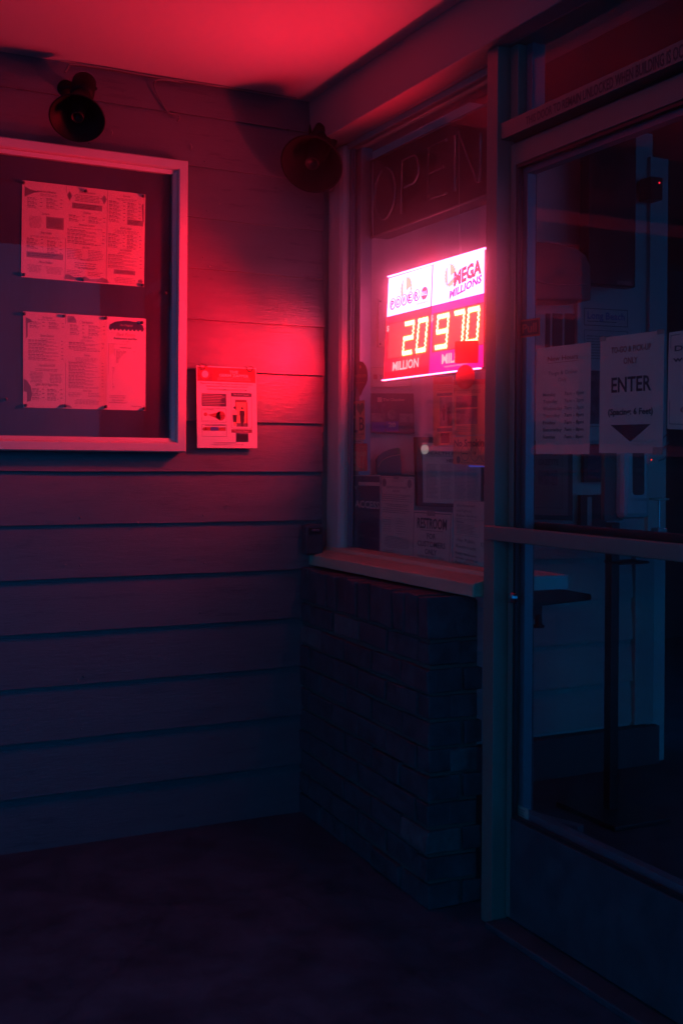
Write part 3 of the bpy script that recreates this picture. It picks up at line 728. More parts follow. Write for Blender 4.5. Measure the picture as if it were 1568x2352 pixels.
for (cx, cy, hh) in ((0.55, 0.44, 0.2), (0.78, 0.47, 0.19)):
    s.disc(cx, cy, 0.045, M['ink'], 2); s.poly([(cx - 0.09, cy + 0.03), (cx + 0.09, cy + 0.03), (cx + 0.06, cy + 0.12), (cx + 0.05, cy + hh), (cx - 0.05, cy + hh), (cx - 0.06, cy + 0.12)], M['ink'], 2)
s.quad(0.2, 0.75, 0.95, 0.80, M['inkgrey']); s.quad(0.4, 0.82, 0.82, 0.97, M['ink']); s.finish()
s = stick('sticker', 'plain red square sticker covering part of the jackpot sign', 'sticker', [(1044, 784), (1098, 781.5), (1097, 833.4), (1043.6, 835)], M['redtrans'], X=PX - 0.001, corner=0.006)
shp = [(0.5 + 0.5 * math.cos(R(a)), 0.5 + 0.5 * math.sin(R(a))) for a in range(0, 360, 12)]
s = stick('sticker', 'round red sticker overlapping the lower edge of the jackpot sign', 'sticker', [(1046, 839), (1090, 837), (1090, 893), (1046, 895)], M['redtrans'], shape=shp, X=PX - 0.0012)

# ------------------------------------------------------------------ papers on the door glass
DP = DX + 0.0235
s = stick('notice', 'white paper listing New Hours for each weekday on the door glass', 'notice', [(1232.4, 801.2), (1356.5, 785.3), (1351.7, 1043), (1229.3, 1042.2)], M['paper'], X=DP, curl=0.0012)
s.text('New Hours', 0.5, 0.135, 0.048, M['inkred'], w=0.56, bold=0.01); s.quad(0.22, 0.15, 0.78, 0.154, M['inkred']); s.text('To-go & Online', 0.5, 0.265, 0.036, M['inkgrey'], w=0.52); s.text('Only', 0.5, 0.33, 0.036, M['inkgrey'], w=0.15)
for k, (d, h) in enumerate((('Monday', '7am - 8pm'), ('Tuesday', '7am - 3pm'), ('Wednesday', '7am - 3pm'), ('Thursday', '7am - 8pm'), ('Friday', '7am - 8pm'), ('Saturaday', '7am - 8pm'), ('Sunday', '7am - 8pm'))):
    v = 0.46 + k * 0.066; s.text(d, 0.14, v, 0.032, M['inkgrey'] if k < 4 else M['ink'], 'l', w=0.04 * len(d), bold=0.01); s.text(h, 0.54, v, 0.032, M['inkgrey'] if k < 3 else M['ink'], 'l', w=0.35, bold=0.01)
s.finish()
s = stick('notice', 'white ENTER paper with a big dark arrowhead pointing down on the door glass', 'notice', [(1378.4, 776.8), (1524.5, 758), (1519.3, 1041), (1374.5, 1040)], M['paper'], X=DP, curl=0.0012)
s.text('TO-GO & PICK-UP', 0.5, 0.145, 0.052, M['inkred'], w=0.62, bold=0.02); s.text('ONLY', 0.5, 0.245, 0.052, M['inkred'], w=0.22, bold=0.02); s.text('ENTER', 0.51, 0.48, 0.125, M['ink'], w=0.62, bold=0.02); s.text('(Spacing: 6 Feet)', 0.5, 0.675, 0.052, M['ink'], w=0.70, bold=0.03)
s.poly([(0.19, 0.76), (0.82, 0.76), (0.51, 0.905)], M['ink']); s.tape(-0.01, -0.01, 0.10, 0.03); s.tape(0.9, -0.01, 1.01, 0.03); s.tape(0.86, 0.95, 1.01, 1.01); s.finish()
s = stick('notice', 'white paper with a thin black border at the right edge of the picture', 'notice', [(1535.7, 764), (1690, 742), (1686, 993), (1530.6, 985)], M['paper'], X=DP, curl=0.0012)
s.frame(0.03, 0.03, 0.97, 0.95, 0.0014, M['ink']); s.text('During', 0.10, 0.20, 0.055, M['ink'], 'l', w=0.55, bold=0.02); s.text('we are', 0.08, 0.31, 0.055, M['ink'], 'l', w=0.55, bold=0.02); s.text('L', 0.24, 0.62, 0.07, M['ink'], 'l', w=0.1, bold=0.02); s.text('Cl', 0.2, 0.83, 0.06, M['inkred'], 'l', w=0.16, bold=0.02); s.finish()
s = stick('sticker', 'small dark Pull sticker on the left edge of the door glass', 'sticker', [(1192.8, 735.5), (1239, 729.4), (1239, 770.5), (1192.2, 776.6)], M['ebt'], X=DP)
s.quad(0.08, 0.1, 0.95, 0.9, M['maroon']); s.text('Pull', 0.5, 0.74, 0.48, M['ebt'], w=0.72, bold=0.04); s.finish()
# strip on the transom bar
LX = HX - 0.0008
s = stick('notice', 'long strip of black capitals THIS DOOR TO REMAIN UNLOCKED along the door header', 'notice', [(1200, 267), (1640, 55), (1640, 107), (1200, 294)], M['alu'], X=LX, thick=0.0005)
s.text('THIS DOOR TO REMAIN UNLOCKED WHEN BUILDING IS OCCUPIED', 0.02, 0.86, 0.66, M['ink'], 'l', w=0.95, bold=0.02, layer=1); s.finish()
mb = MB(); q = Vector((0.113, 0, 0)); pz = P(1196, 1866, X=DP)
s = stick('sticker', 'small barcode label at the bottom corner of the door glass', 'sticker', [(1180, 1846), (1212, 1858), (1212, 1892), (1180, 1874)], M['menu'], X=DP); s.lines(0.2, 0.2, 0.8, 4, 0.18, M['inkgrey'], hh=0.6); s.finish()

# ------------------------------------------------------------------ menu case on the siding
CY = -0.072           # front face of the frame
BYK = -0.034          # backing
fo = [P(-260, 286, Y=CY), P(433, 369, Y=CY), P(434, 1039, Y=CY), P(-260, 1041, Y=CY)]
cx1 = fo[1].x; cx0 = -1.62; cz1 = fo[1].z; cz0 = fo[2].z; FWD = 0.046
mc = thing('menu_case', 'wide glazed aluminium menu case mounted on the siding wall', 'display case', ((cx0 + cx1) / 2, -0.02, cz0))
mb = MB()
def rail(xa, za, xb, zb_, inx, inz):
    pass
def ring_prof(mb, prof):
    """mitred frame: prof = list of (inset, y)"""
    vs = []; n = len(prof)
    for (i, y) in prof:
        vs += [(cx0 + i, y, cz0 + i), (cx1 - i, y, cz0 + i), (cx1 - i, y, cz1 - i), (cx0 + i, y, cz1 - i)]
    fs = []
    for k in range(n):
        a = k * 4; b = ((k + 1) % n) * 4
        for j in range(4): l = (j + 1) % 4; fs.append((a + j, a + l, b + l, b + j))
    mb.add(vs, fs)
ring_prof(mb, [(0, -0.02), (0, CY + 0.004), (0.004, CY), (0.028, CY), (0.032, CY + 0.004), (0.034, CY + 0.016), (FWD, CY + 0.020), (FWD, -0.02)])
mb.build('frame', M['caseframe'], mc)
mb = MB(); mb.box((cx0 + 0.001, BYK, cz0 + 0.001), (cx1 - 0.001, -0.0205, cz1 - 0.001)); mb.build('backing', M['felt'], mc)
mb = MB(); mb.box((cx0 + FWD - 0.004, CY + 0.022, cz0 + FWD - 0.004), (cx1 - FWD + 0.004, CY + 0.026, cz1 - FWD + 0.004)); mb.build('glass', M['caseglass'], mc)
MYY = BYK - 0.002
def sheetY(name, label, cat, px, m, Y, curl=0.0, thick=0.0006, **k):
    s = Sheet(wallY(px, Y), NY, curl=curl, thick=thick); s.body(name, m, label=label, cat=cat, **k); return s
rn = random.Random(8)
s = sheetY('menu', 'upper three-panel food menu pinned in the case', 'menu', [(51.6, 413.6), (334.5, 446.4), (331, 659), (49, 636)], M['menu'], MYY, curl=0.0012)
for u in (0.347, 0.683): s.quad(u - 0.002, 0.0, u + 0.002, 1.0, M['menushade'], 0.5)
I, G = M['ink'], M['inkgrey']
def col(s, u0, u1, v0, n, dv=0.0115):
    v = v0
    for k in range(n):
        s.lines(u0, v, u0 + (u1 - u0) * 0.55, 1, dv, I, hh=0.55, rnd=rn); s.lines(u1 - 0.02, v, u1, 1, dv, I, hh=0.5, rnd=rn)
        s.lines(u0, v + dv, u1 - 0.03, 2, dv, G, hh=0.4, rnd=rn); v += dv * 3.4
    return v
s.poly([(0.02, 0.06), (0.06, 0.085), (0.13, 0.10), (0.16, 0.095), (0.09, 0.12), (0.02, 0.17)], M['inkgrey']); s.text('North Street Breakfast', 0.19, 0.105, 0.022, I, w=0.15, shear=0.3); s.lines(0.12, 0.12, 0.3, 2, 0.014, G, al='c', rnd=rn)
col(s, 0.04, 0.16, 0.17, 3); col(s, 0.19, 0.32, 0.16, 3)
s.text('Specialties', 0.185, 0.335, 0.022, I, w=0.06, shear=0.3); s.lines(0.05, 0.36, 0.16, 10, 0.0125, G, al='c', rnd=rn); s.quad(0.19, 0.35, 0.33, 0.475, M['menushade']); s.lines(0.2, 0.37, 0.32, 7, 0.0135, I, al='c', rnd=rn, layer=2)
s.text('Pantry Griddle', 0.19, 0.535, 0.026, I, w=0.085, shear=0.3); s.lines(0.06, 0.56, 0.31, 2, 0.012, G, al='c', rnd=rn); col(s, 0.04, 0.17, 0.59, 3); col(s, 0.20, 0.32, 0.60, 4)
s.quad(0.04, 0.73, 0.33, 0.79, M['menushade']); s.lines(0.05, 0.745, 0.31, 2, 0.018, I, rnd=rn, layer=2); s.text('Mexican Breakfasts', 0.19, 0.84, 0.026, I, w=0.105, shear=0.3); s.lines(0.05, 0.865, 0.16, 6, 0.0135, G, al='c', rnd=rn); s.lines(0.19, 0.87, 0.33, 6, 0.0135, G, al='c', rnd=rn)
s.text('Breakfast Sandwiches', 0.515, 0.065, 0.022, I, w=0.13, shear=0.3); s.lines(0.40, 0.085, 0.64, 5, 0.0155, I, al='c', rnd=rn); s.quad(0.395, 0.175, 0.64, 0.235, M['menushade']); s.lines(0.41, 0.185, 0.63, 3, 0.016, I, rnd=rn, layer=2)
for (cu, sg) in ((0.375, 1), (0.655, -1)):
    for a in range(-3, 4): s.poly([(cu, 0.16), (cu + a * 0.007 - 0.003, 0.06 + abs(a) * 0.012), (cu + a * 0.007 + 0.003, 0.06 + abs(a) * 0.012)], G)
s.text('Omelettes', 0.515, 0.28, 0.024, I, w=0.06, shear=0.3); col(s, 0.37, 0.50, 0.305, 2); col(s, 0.53, 0.67, 0.305, 2); s.text('International Omelettes', 0.515, 0.41, 0.024, I, w=0.13, shear=0.3); s.lines(0.37, 0.43, 0.66, 1, 0.014, G, al='c', rnd=rn); v = col(s, 0.36, 0.665, 0.455, 4)
s.lines(0.40, 0.60, 0.62, 1, 0.014, G, al='c', rnd=rn); s.text('Side Orders', 0.515, 0.645, 0.02, I, w=0.06, shear=0.3); s.lines(0.36, 0.66, 0.50, 7, 0.0165, G, rnd=rn); s.lines(0.53, 0.66, 0.66, 7, 0.0165, G, rnd=rn); s.text('Gourmet Coffee & Tea', 0.515, 0.775, 0.022, I, w=0.095, shear=0.3); s.lines(0.42, 0.80, 0.6, 3, 0.022, G, al='c', rnd=rn); s.text('Beer, Quencher & Fresh Juice', 0.515, 0.865, 0.02, I, w=0.13, shear=0.3); s.lines(0.36, 0.885, 0.5, 4, 0.016, G, rnd=rn); s.lines(0.53, 0.89, 0.66, 3, 0.016, G, rnd=rn)
s.poly([(0.34, 0.985), (0.345, 0.94), (0.37, 0.93), (0.42, 0.955), (0.48, 0.95), (0.51, 0.94), (0.55, 0.965), (0.62, 0.955), (0.65, 0.935), (0.69, 0.955), (0.71, 0.99)], M['pic'])
s.text('Sandwiches', 0.84, 0.055, 0.022, I, w=0.06, shear=0.3); s.lines(0.75, 0.075, 0.93, 2, 0.014, G, al='c', rnd=rn); col(s, 0.695, 0.835, 0.11, 6); col(s, 0.85, 0.965, 0.11, 5); s.quad(0.85, 0.29, 0.985, 0.35, M['menushade']); s.lines(0.86, 0.30, 0.975, 3, 0.014, I, rnd=rn, layer=2)
s.text('Broadway Burger', 0.84, 0.40, 0.024, I, w=0.095, shear=0.3); s.lines(0.73, 0.415, 0.96, 3, 0.014, G, al='c', rnd=rn); col(s, 0.695, 0.835, 0.46, 4); col(s, 0.85, 0.975, 0.46, 4); s.text('South of the Border', 0.84, 0.635, 0.024, I, w=0.10, shear=0.3); s.lines(0.77, 0.65, 0.9, 2, 0.012, G, al='c', rnd=rn); col(s, 0.695, 0.98, 0.68, 4)
s.quad(0.745, 0.835, 0.925, 0.885, M['menushade']); s.lines(0.76, 0.85, 0.91, 2, 0.014, I, al='c', rnd=rn, layer=2); s.lines(0.75, 0.92, 0.93, 4, 0.016, G, al='c', rnd=rn); s.poly([(0.945, 0.955), (0.95, 0.93), (0.975, 0.92), (0.99, 0.94), (0.985, 0.96)], M['pic']); s.poly([(0.97, 0.12), (0.985, 0.1), (0.99, 0.3), (0.98, 0.31)], G)
s.finish()
s = sheetY('menu', 'lower menu with the restaurant name under a dark awning emblem on its right panel', 'menu', [(53.8, 715), (335.3, 732), (334.4, 943), (53.8, 935.8)], M['menu'], MYY, curl=0.0010)
s.quad(0.672, 0.0, 1.0, 1.0, M['menuwhite'], 0.4); s.quad(0.334, 0.0, 0.338, 1.0, M['menushade'], 0.6)
s.text('Our Favorites', 0.185, 0.065, 0.026, I, w=0.08, shear=0.3); s.lines(0.11, 0.075, 0.26, 1, 0.014, G, al='c', rnd=rn); col(s, 0.05, 0.17, 0.10, 2); col(s, 0.20, 0.325, 0.10, 2); s.text('Garden Selections', 0.185, 0.255, 0.026, I, w=0.105, shear=0.3); s.lines(0.12, 0.275, 0.26, 1, 0.014, G, al='c', rnd=rn); col(s, 0.04, 0.32, 0.29, 6, 0.011)
s.text('Soup du Jour & Chili', 0.185, 0.565, 0.026, I, w=0.125, shear=0.3); s.lines(0.07, 0.59, 0.30, 2, 0.016, G, al='c', rnd=rn); s.lines(0.05, 0.625, 0.16, 8, 0.0145, G, al='c', rnd=rn); s.lines(0.2, 0.64, 0.31, 7, 0.0145, G, al='c', rnd=rn); s.text('Lighter Side & Veggie Dishes', 0.185, 0.765, 0.026, I, w=0.18, shear=0.3); col(s, 0.07, 0.17, 0.80, 3, 0.013); col(s, 0.19, 0.315, 0.80, 3, 0.013)
s.poly([(0.005, 0.70), (0.03, 0.72), (0.06, 0.78), (0.07, 0.86), (0.06, 0.93), (0.03, 0.94), (0.03, 0.84), (0.005, 0.83)], M['inkgrey']); s.poly([(0.02, 0.06), (0.06, 0.08), (0.07, 0.1), (0.035, 0.12), (0.035, 0.26), (0.022, 0.28)], M['inkgrey'])
s.poly([(0.35, 0.02), (0.40, 0.02), (0.42, 0.06), (0.42, 0.09), (0.35, 0.09)], M['pic']); s.text('Tasty Appetizers', 0.51, 0.09, 0.026, I, w=0.095, shear=0.3); col(s, 0.37, 0.49, 0.11, 3); col(s, 0.52, 0.66, 0.11, 3); s.text('Park Pasta', 0.51, 0.25, 0.026, I, w=0.075, shear=0.3); s.lines(0.45, 0.265, 0.57, 2, 0.012, G, al='c', rnd=rn); col(s, 0.36, 0.65, 0.295, 2, 0.013); s.lines(0.40, 0.38, 0.62, 1, 0.014, I, al='c', rnd=rn)
s.text('Entrees', 0.51, 0.44, 0.026, I, w=0.05, shear=0.3); s.lines(0.40, 0.455, 0.61, 4, 0.013, G, al='c', rnd=rn); col(s, 0.36, 0.65, 0.505, 8, 0.0105); s.text('Kitchen Treats', 0.51, 0.815, 0.022, I, w=0.07, shear=0.3); s.lines(0.36, 0.83, 0.48, 3, 0.016, G, rnd=rn); s.lines(0.52, 0.83, 0.64, 3, 0.016, G, rnd=rn); s.lines(0.4, 0.9, 0.62, 4, 0.014, G, al='c', rnd=rn)
aw = [(0.69, 0.115), (0.695, 0.085), (0.74, 0.052), (0.82, 0.034), (0.86, 0.034), (0.93, 0.048), (0.975, 0.078), (0.985, 0.12)]
for k in range(9): aw += [(0.985 - 0.033 * (k + 0.25), 0.14), (0.985 - 0.033 * (k + 0.5), 0.147), (0.985 - 0.033 * (k + 0.75), 0.14), (0.985 - 0.033 * (k + 1), 0.122)]
s.poly(aw, M['navy']); s.text('The Original', 0.83, 0.095, 0.022, M['menu'], w=0.11, shear=0.3); s.text('Park Pantry', 0.83, 0.205, 0.038, M['inkred'], w=0.155, shear=0.3); s.text('Restaurant and Bar', 0.83, 0.24, 0.022, M['navy'], w=0.20, bold=0.03, shear=0.15); s.text('Est. 1954', 0.83, 0.268, 0.014, G, w=0.05)
s.quad(0.685, 0.29, 0.97, 0.80, M['menu'], 0.8); s.frame(0.685, 0.29, 0.97, 0.80, 0.0008, G, 1.2); s.text('Weekend Brunch Specials', 0.83, 0.335, 0.017, I, w=0.10, bold=0.02); s.frame(0.735, 0.35, 0.925, 0.505, 0.0008, G, 1.5); s.lines(0.75, 0.365, 0.86, 10, 0.0135, I, rnd=rn, layer=2); s.lines(0.895, 0.365, 0.915, 10, 0.0135, I, rnd=rn, layer=2)
s.text('Sweet & Breakfast Crepes', 0.83, 0.53, 0.016, I, w=0.11, bold=0.02)
for k in range(7): s.lines(0.72, 0.545 + k * 0.034, 0.77, 1, 0.013, I, rnd=rn, layer=2); s.lines(0.72, 0.558 + k * 0.034, 0.93, 1, 0.012, G, rnd=rn, layer=2)
s.text('1106 EAST BROADWAY', 0.765, 0.855, 0.014, I, w=0.13); s.text('LONG BEACH, CA 90802', 0.765, 0.875, 0.014, I, w=0.13); s.text('(562) 434-0451', 0.765, 0.905, 0.018, I, w=0.10); s.text('www.LBparkpantry.com', 0.765, 0.928, 0.018, I, w=0.15); s.frame(0.885, 0.83, 0.965, 0.93, 0.001, I); s.text('Digital Menu', 0.925, 0.965, 0.018, I, w=0.08)
s.poly([(0.27, 0.99), (0.29, 0.96), (0.33, 0.95), (0.37, 0.965), (0.39, 0.99)], G); s.finish()
# push pins
pins = [((54, 420), 'upper left corner of the upper menu'), ((197, 439), 'top middle of the upper menu'), ((329, 451), 'upper right corner of the upper menu'), ((55, 631), 'lower left corner of the upper menu'), ((191, 643), 'bottom middle of the upper menu'), ((327, 655), 'lower right corner of the upper menu'),
        ((56, 721), 'upper left corner of the lower menu'), ((147, 726), 'top of the lower menu at its left fold'), ((243, 731), 'top of the lower menu at its right fold'), ((326, 741), 'upper right corner of the lower menu'), ((59, 931), 'lower left corner of the lower menu'), ((150, 932), 'bottom of the lower menu at its left fold'), ((243, 934), 'bottom of the lower menu at its right fold'), ((331, 938), 'lower right corner of the lower menu'),
        ((380, 673), 'bare case backing between the two menus near the frame'), ((14, 917), 'bare case backing left of the lower menu')]
pin0 = None
for (px, py), txt in pins:
    p = P(px, py, Y=BYK - 0.004)
    if pin0 is None:
        mb = MB(); mb.lathe([(0.0, -0.001), (0.0045, -0.001), (0.0055, 0.002), (0.0052, 0.006), (0.003, 0.0095), (0.0, 0.0105)], Matrix.Rotation(R(90), 4, 'X'), n=16)
        pin0 = mb.build('push_pin', M['pin']); o = pin0
    else:
        o = pin0.copy(); C.objects.link(o)
    o.location = p; tag(o, 'round dark push pin in the ' + txt, 'push pin', 'push pins inside the menu case')

# ------------------------------------------------------------------ hanging flyer
s = sheetY('flyer', 'laminated germ zapper flyer hanging on the siding right of the menu case', 'flyer', [(451.3, 839.6), (588.3, 845.8), (591, 1029.4), (453.3, 1028.5)], M['menuwhite'], -0.040, thick=0.002)
s.quad(0.012, 0.012, 0.985, 0.185, M['inkred'], 0.8); s.quad(0.012, 0.012, 0.26, 0.185, M['maroon'], 1.1); s.disc(0.14, 0.10, 0.078, M['inkred'], 1.5); s.disc(0.14, 0.10, 0.055, M['menuwhite'], 1.9); s.quad(0.13, 0.0, 0.18, 0.05, M['inkred'], 1.6)
s.text('THE', 0.62, 0.078, 0.034, M['menuwhite'], w=0.14, bold=0.03); s.text('GERM ZAPPER', 0.62, 0.123, 0.034, M['menuwhite'], w=0.5, bold=0.03); s.text('PROVIDE YOUR EMPLOYEES AND CLIENTS', 0.62, 0.148, 0.014, M['menuwhite'], w=0.54); s.text('SAFETY, PROTECTION, AND PEACE OF MIND', 0.62, 0.168, 0.014, M['menuwhite'], w=0.56)
s.text('Please visit our website to view our personal protection', 0.5, 0.218, 0.019, M['navy'], w=0.88, bold=0.015); s.text('equipment and The Germ Zapper products!', 0.5, 0.25, 0.019, M['navy'], w=0.70, bold=0.015); s.text('WWW.NATIONALMEDICALPRODUCTS.COM', 0.5, 0.293, 0.020, M['navy'], w=0.66, bold=0.01)
s.quad(0.08, 0.335, 0.485, 0.49, M['navy']); s.lines(0.095, 0.35, 0.47, 7, 0.02, M['menu'], layer=2, rnd=rn)
s.frame(0.08, 0.515, 0.485, 0.685, 0.001, I); s.text('How UV Works', 0.10, 0.54, 0.014, I, 'l', w=0.18, bold=0.02); s.poly([(0.17, 0.595), (0.38, 0.555), (0.38, 0.655)], M['inkred']); s.disc(0.39, 0.605, 0.075, M['inkred']); s.lines(0.33, 0.6, 0.45, 2, 0.02, I, layer=3, rnd=rn); s.disc(0.14, 0.59, 0.03, M['inkred']); s.lines(0.1, 0.665, 0.4, 1, 0.012, G, rnd=rn)
s.frame(0.08, 0.71, 0.485, 0.86, 0.001, I); s.quad(0.13, 0.745, 0.47, 0.79, M['inkred']); s.quad(0.22, 0.742, 0.35, 0.788, M['inkblue'], 2); s.disc(0.12, 0.77, 0.03, M['inkred']); s.quad(0.13, 0.72, 0.47, 0.728, I)
s.quad(0.565, 0.315, 0.915, 0.36, M['navy']); s.text('The Germ Zapper', 0.735, 0.345, 0.018, M['menuwhite'], w=0.27, shear=0.2); s.frame(0.565, 0.362, 0.915, 0.755, 0.001, I); s.quad(0.575, 0.37, 0.905, 0.75, M['menuwhite'], 0.7)
s.quad(0.635, 0.40, 0.83, 0.43, M['maroon']); s.quad(0.635, 0.43, 0.655, 0.70, M['inkred']); s.quad(0.82, 0.43, 0.845, 0.72, M['inkred']); s.quad(0.655, 0.43, 0.82, 0.69, M['orange'], 0.9); s.quad(0.655, 0.69, 0.845, 0.735, G)
for (cx, top, dark) in ((0.625, 0.50, 0), (0.75, 0.505, 1)):
    s.disc(cx, top, 0.02, I, 2); s.poly([(cx - 0.04, top + 0.03), (cx + 0.04, top + 0.03), (cx + 0.045, top + 0.09), (cx - 0.045, top + 0.09)], I if dark else M['paper'], 2); s.poly([(cx - 0.035, top + 0.09), (cx + 0.035, top + 0.09), (cx + 0.03, top + 0.18), (cx - 0.03, top + 0.18)], I, 2); s.quad(cx - 0.02, top + 0.18, cx + 0.015, top + 0.225, I if dark else M['orange'], 2)
s.quad(0.565, 0.768, 0.915, 0.81, M['maroon']); s.text('The Hand Zapper', 0.735, 0.797, 0.018, M['menuwhite'], w=0.25, shear=0.2); s.quad(0.64, 0.815, 0.85, 0.925, M['navy'], 1); s.quad(0.66, 0.84, 0.83, 0.90, M['black'], 2)
s.text('NATIONAL MEDICAL PRODUCTS', 0.46, 0.943, 0.015, I, w=0.37); s.text('sales@nationalmedicalproducts.com  |  562-624-7680', 0.5, 0.963, 0.013, G, w=0.54); s.finish()
for k, (u0, u1) in enumerate(((0.05, 0.17), (0.83, 0.95))):
    mb = MB(); mb.tube([s.pt(u0 + (u1 - u0) * t, -0.01 + 0.06 * math.sin(math.pi * t), 0.003) for t in [i / 12 for i in range(13)]], 0.0010, n=6, mi=0)
    mb.tube([s.pt(u0, -0.01, 0.003), s.pt((u0 + u1) / 2, -0.03, -0.018)], 0.0010, n=6); mb.tube([s.pt(u1, -0.01, 0.003), s.pt((u0 + u1) / 2, -0.03, -0.018)], 0.0010, n=6)
    mb.build('hanging_ring', M['cable'], s.o)

# ------------------------------------------------------------------ horn loudspeakers
def horn(loc, axis, Rb, Ln, label, bracket_to):
    """axis points out of the bell"""
    ax = Vector(axis).normalized(); rot = ax.to_track_quat('Z', 'Y').to_matrix().to_4x4(); Mx = Matrix.Translation(Vector(loc)) @ rot
    t = thing('horn_loudspeaker', label, 'loudspeaker', loc, 'horn loudspeakers under the ceiling')
    mb = MB(); k = Rb
    mb.lathe([(0.30 * k, -Ln * 0.62), (0.36 * k, -Ln * 0.5), (0.52 * k, -Ln * 0.3), (0.75 * k, -Ln * 0.13), (0.95 * k, -Ln * 0.02), (1.0 * k, 0.0), (1.02 * k, 0.004), (0.99 * k, 0.007), (0.95 * k, 0.003)], Mx, n=56); mb.build('bell', M['hornpaint'], t)
    mb = MB(); mb.lathe([(0.95 * k, 0.003), (0.90 * k, -Ln * 0.03), (0.72 * k, -Ln * 0.14), (0.50 * k, -Ln * 0.30), (0.34 * k, -Ln * 0.48), (0.0, -Ln * 0.5)], Mx, n=56); mb.build('bell_lining', M['horninner'], t)
    mb = MB(); mb.lathe([(0.33 * k, -Ln * 0.48), (0.29 * k, -Ln * 0.3), (0.24 * k, -Ln * 0.12), (0.22 * k, -0.01), (0.235 * k, -0.004), (0.22 * k, 0.001), (0.19 * k, -0.001), (0.16 * k, -0.012), (0.0, -0.018)], Mx, n=32); mb.build('reentrant_tube', M['horninner'], t)
    mb = MB(); mb.lathe([(0.0, -Ln * 1.0), (0.40 * k, -Ln * 1.0), (0.45 * k, -Ln * 0.96), (0.45 * k, -Ln * 0.66), (0.38 * k, -Ln * 0.61), (0.30 * k, -Ln * 0.60)], Mx, n=32); mb.build('driver', M['hornpaint'], t)
    c0 = Mx @ Vector((0, 0, -Ln * 0.8)); mb = MB(); B_ = Vector(bracket_to)
    side = ax.cross(Vector((0, 0, 1))); side.normalize()
    for sg in (-1, 1):
        a = c0 + side * (0.47 * k * sg)
        mb.tube([a, a + Vector((0, 0.02, 0.01)), B_ + side * (0.30 * k * sg)], 0.006, n=8)
    mb.lathe([(0, 0.008), (0.028, 0.008), (0.028, 0), (0.028, -0.001)], Matrix.Translation(B_) @ Matrix.Rotation(R(90), 4, 'X'), n=20)
    mb.build('bracket', M['hornpaint'], t)
    return t
l1 = P(178, 270, Y=-0.20)
horn(l1, (-0.26, -0.62, -0.80), 0.083, 0.20, 'black horn loudspeaker facing down above the menu case, its centre tube catching red light', P(152, 205, Y=-0.012))
l2 = P(716, 376, Y=-0.20)
horn(l2, (-0.50, -0.55, -0.66), 0.104, 0.27, 'large black horn loudspeaker in the corner between the siding and the window', P(735, 262, Y=-0.012))
# speaker cables
def cable(name, label, pts, r=0.003):
    mb = MB()
    out = []
    P3 = [Vector(p) for p in pts]
    for i in range(len(P3) - 1):
        p0, p1_, p2_, p3 = P3[max(i - 1, 0)], P3[i], P3[i + 1], P3[min(i + 2, len(P3) - 1)]
        for k in range(6):
            t = k / 6
            out.append(0.5 * ((2 * p1_) + (-p0 + p2_) * t + (2 * p0 - 5 * p1_ + 4 * p2_ - p3) * t * t + (-p0 + 3 * p1_ - 3 * p2_ + p3) * t ** 3))
    out.append(P3[-1]); mb.tube(out, r, n=8); return mb.build(name, M['cable'], label=label, cat='cable')
zc_ = CEIL - 0.012
def cy(px, py, dz=0, Y=-0.024): p = P(px, py, Y=Y); return p + Vector((0, 0, dz))
cable('cable', 'painted speaker cable stapled along the top of the siding between the loudspeakers', [cy(150, 166), cy(154, 160), cy(158, 152), cy(163, 147), cy(200, 150), cy(268, 160), cy(350, 175), cy(440, 188), cy(520, 199), cy(590, 209), cy(680, 224)], 0.0035)
cable('cable', 'loose cable end looping down the siding between the two loudspeakers', [cy(420, 190), cy(390, 184), cy(365, 183), cy(355, 190), cy(358, 208), cy(370, 232), cy(384, 255), cy(395, 261), cy(406, 262), cy(413, 270), cy(408, 278)], 0.003)
cable('cable', 'short looped cable hanging below the corner loudspeaker against the window casing', [P(748, 400, Y=-0.06), P(750, 425, Y=-0.05), P(753, 438, X=0.085), P(760, 441, X=0.085), P(768, 430, X=0.09), P(770, 410, X=0.092), P(769, 372, X=0.095), P(772, 340, X=0.095), P(770, 320, X=0.095)], 0.0028)

# ------------------------------------------------------------------ key lock box on the siding
q0 = P(703, 1204, Y=-0.055); q1 = P(742, 1272, Y=-0.055)
lb = thing('key_lockbox', 'small grey key lock box with number dials low on the siding by the window', 'lock box', ((q0.x + q1.x) / 2, -0.03, q1.z))
mb = MB(); xa, xb = q0.x, q1.x; za, zb2 = q1.z, q0.z; rr = (xb - xa) / 2
pts = [(xa, -0.018, za), (xb, -0.018, za)] + [(xb - rr + rr * math.cos(R(a)), -0.018, zb2 - rr * 0.35 + rr * 0.35 * math.sin(R(a))) for a in range(0, 181, 15)]
mb.prism(pts, (0, -0.037, 0)); mb.build('case', M['shademetal'], lb, bevel=0.004)
mb = MB(); d0 = P(709, 1213, Y=-0.056); d1 = P(737, 1227, Y=-0.056); mb.box((d0.x, -0.0565, d1.z), (d1.x, -0.0552, d0.z)); mb.build('dial_window', M['black'], lb)
for px in (717.5, 722, 726.5, 731):
    c = P(px, 1218, Y=-0.0575); mb = MB(); mb.tube([c - Vector((0.0027, 0, 0)), c + Vector((0.0027, 0, 0))], 0.0045, n=12); mb.build('dial', M['silver'], lb)

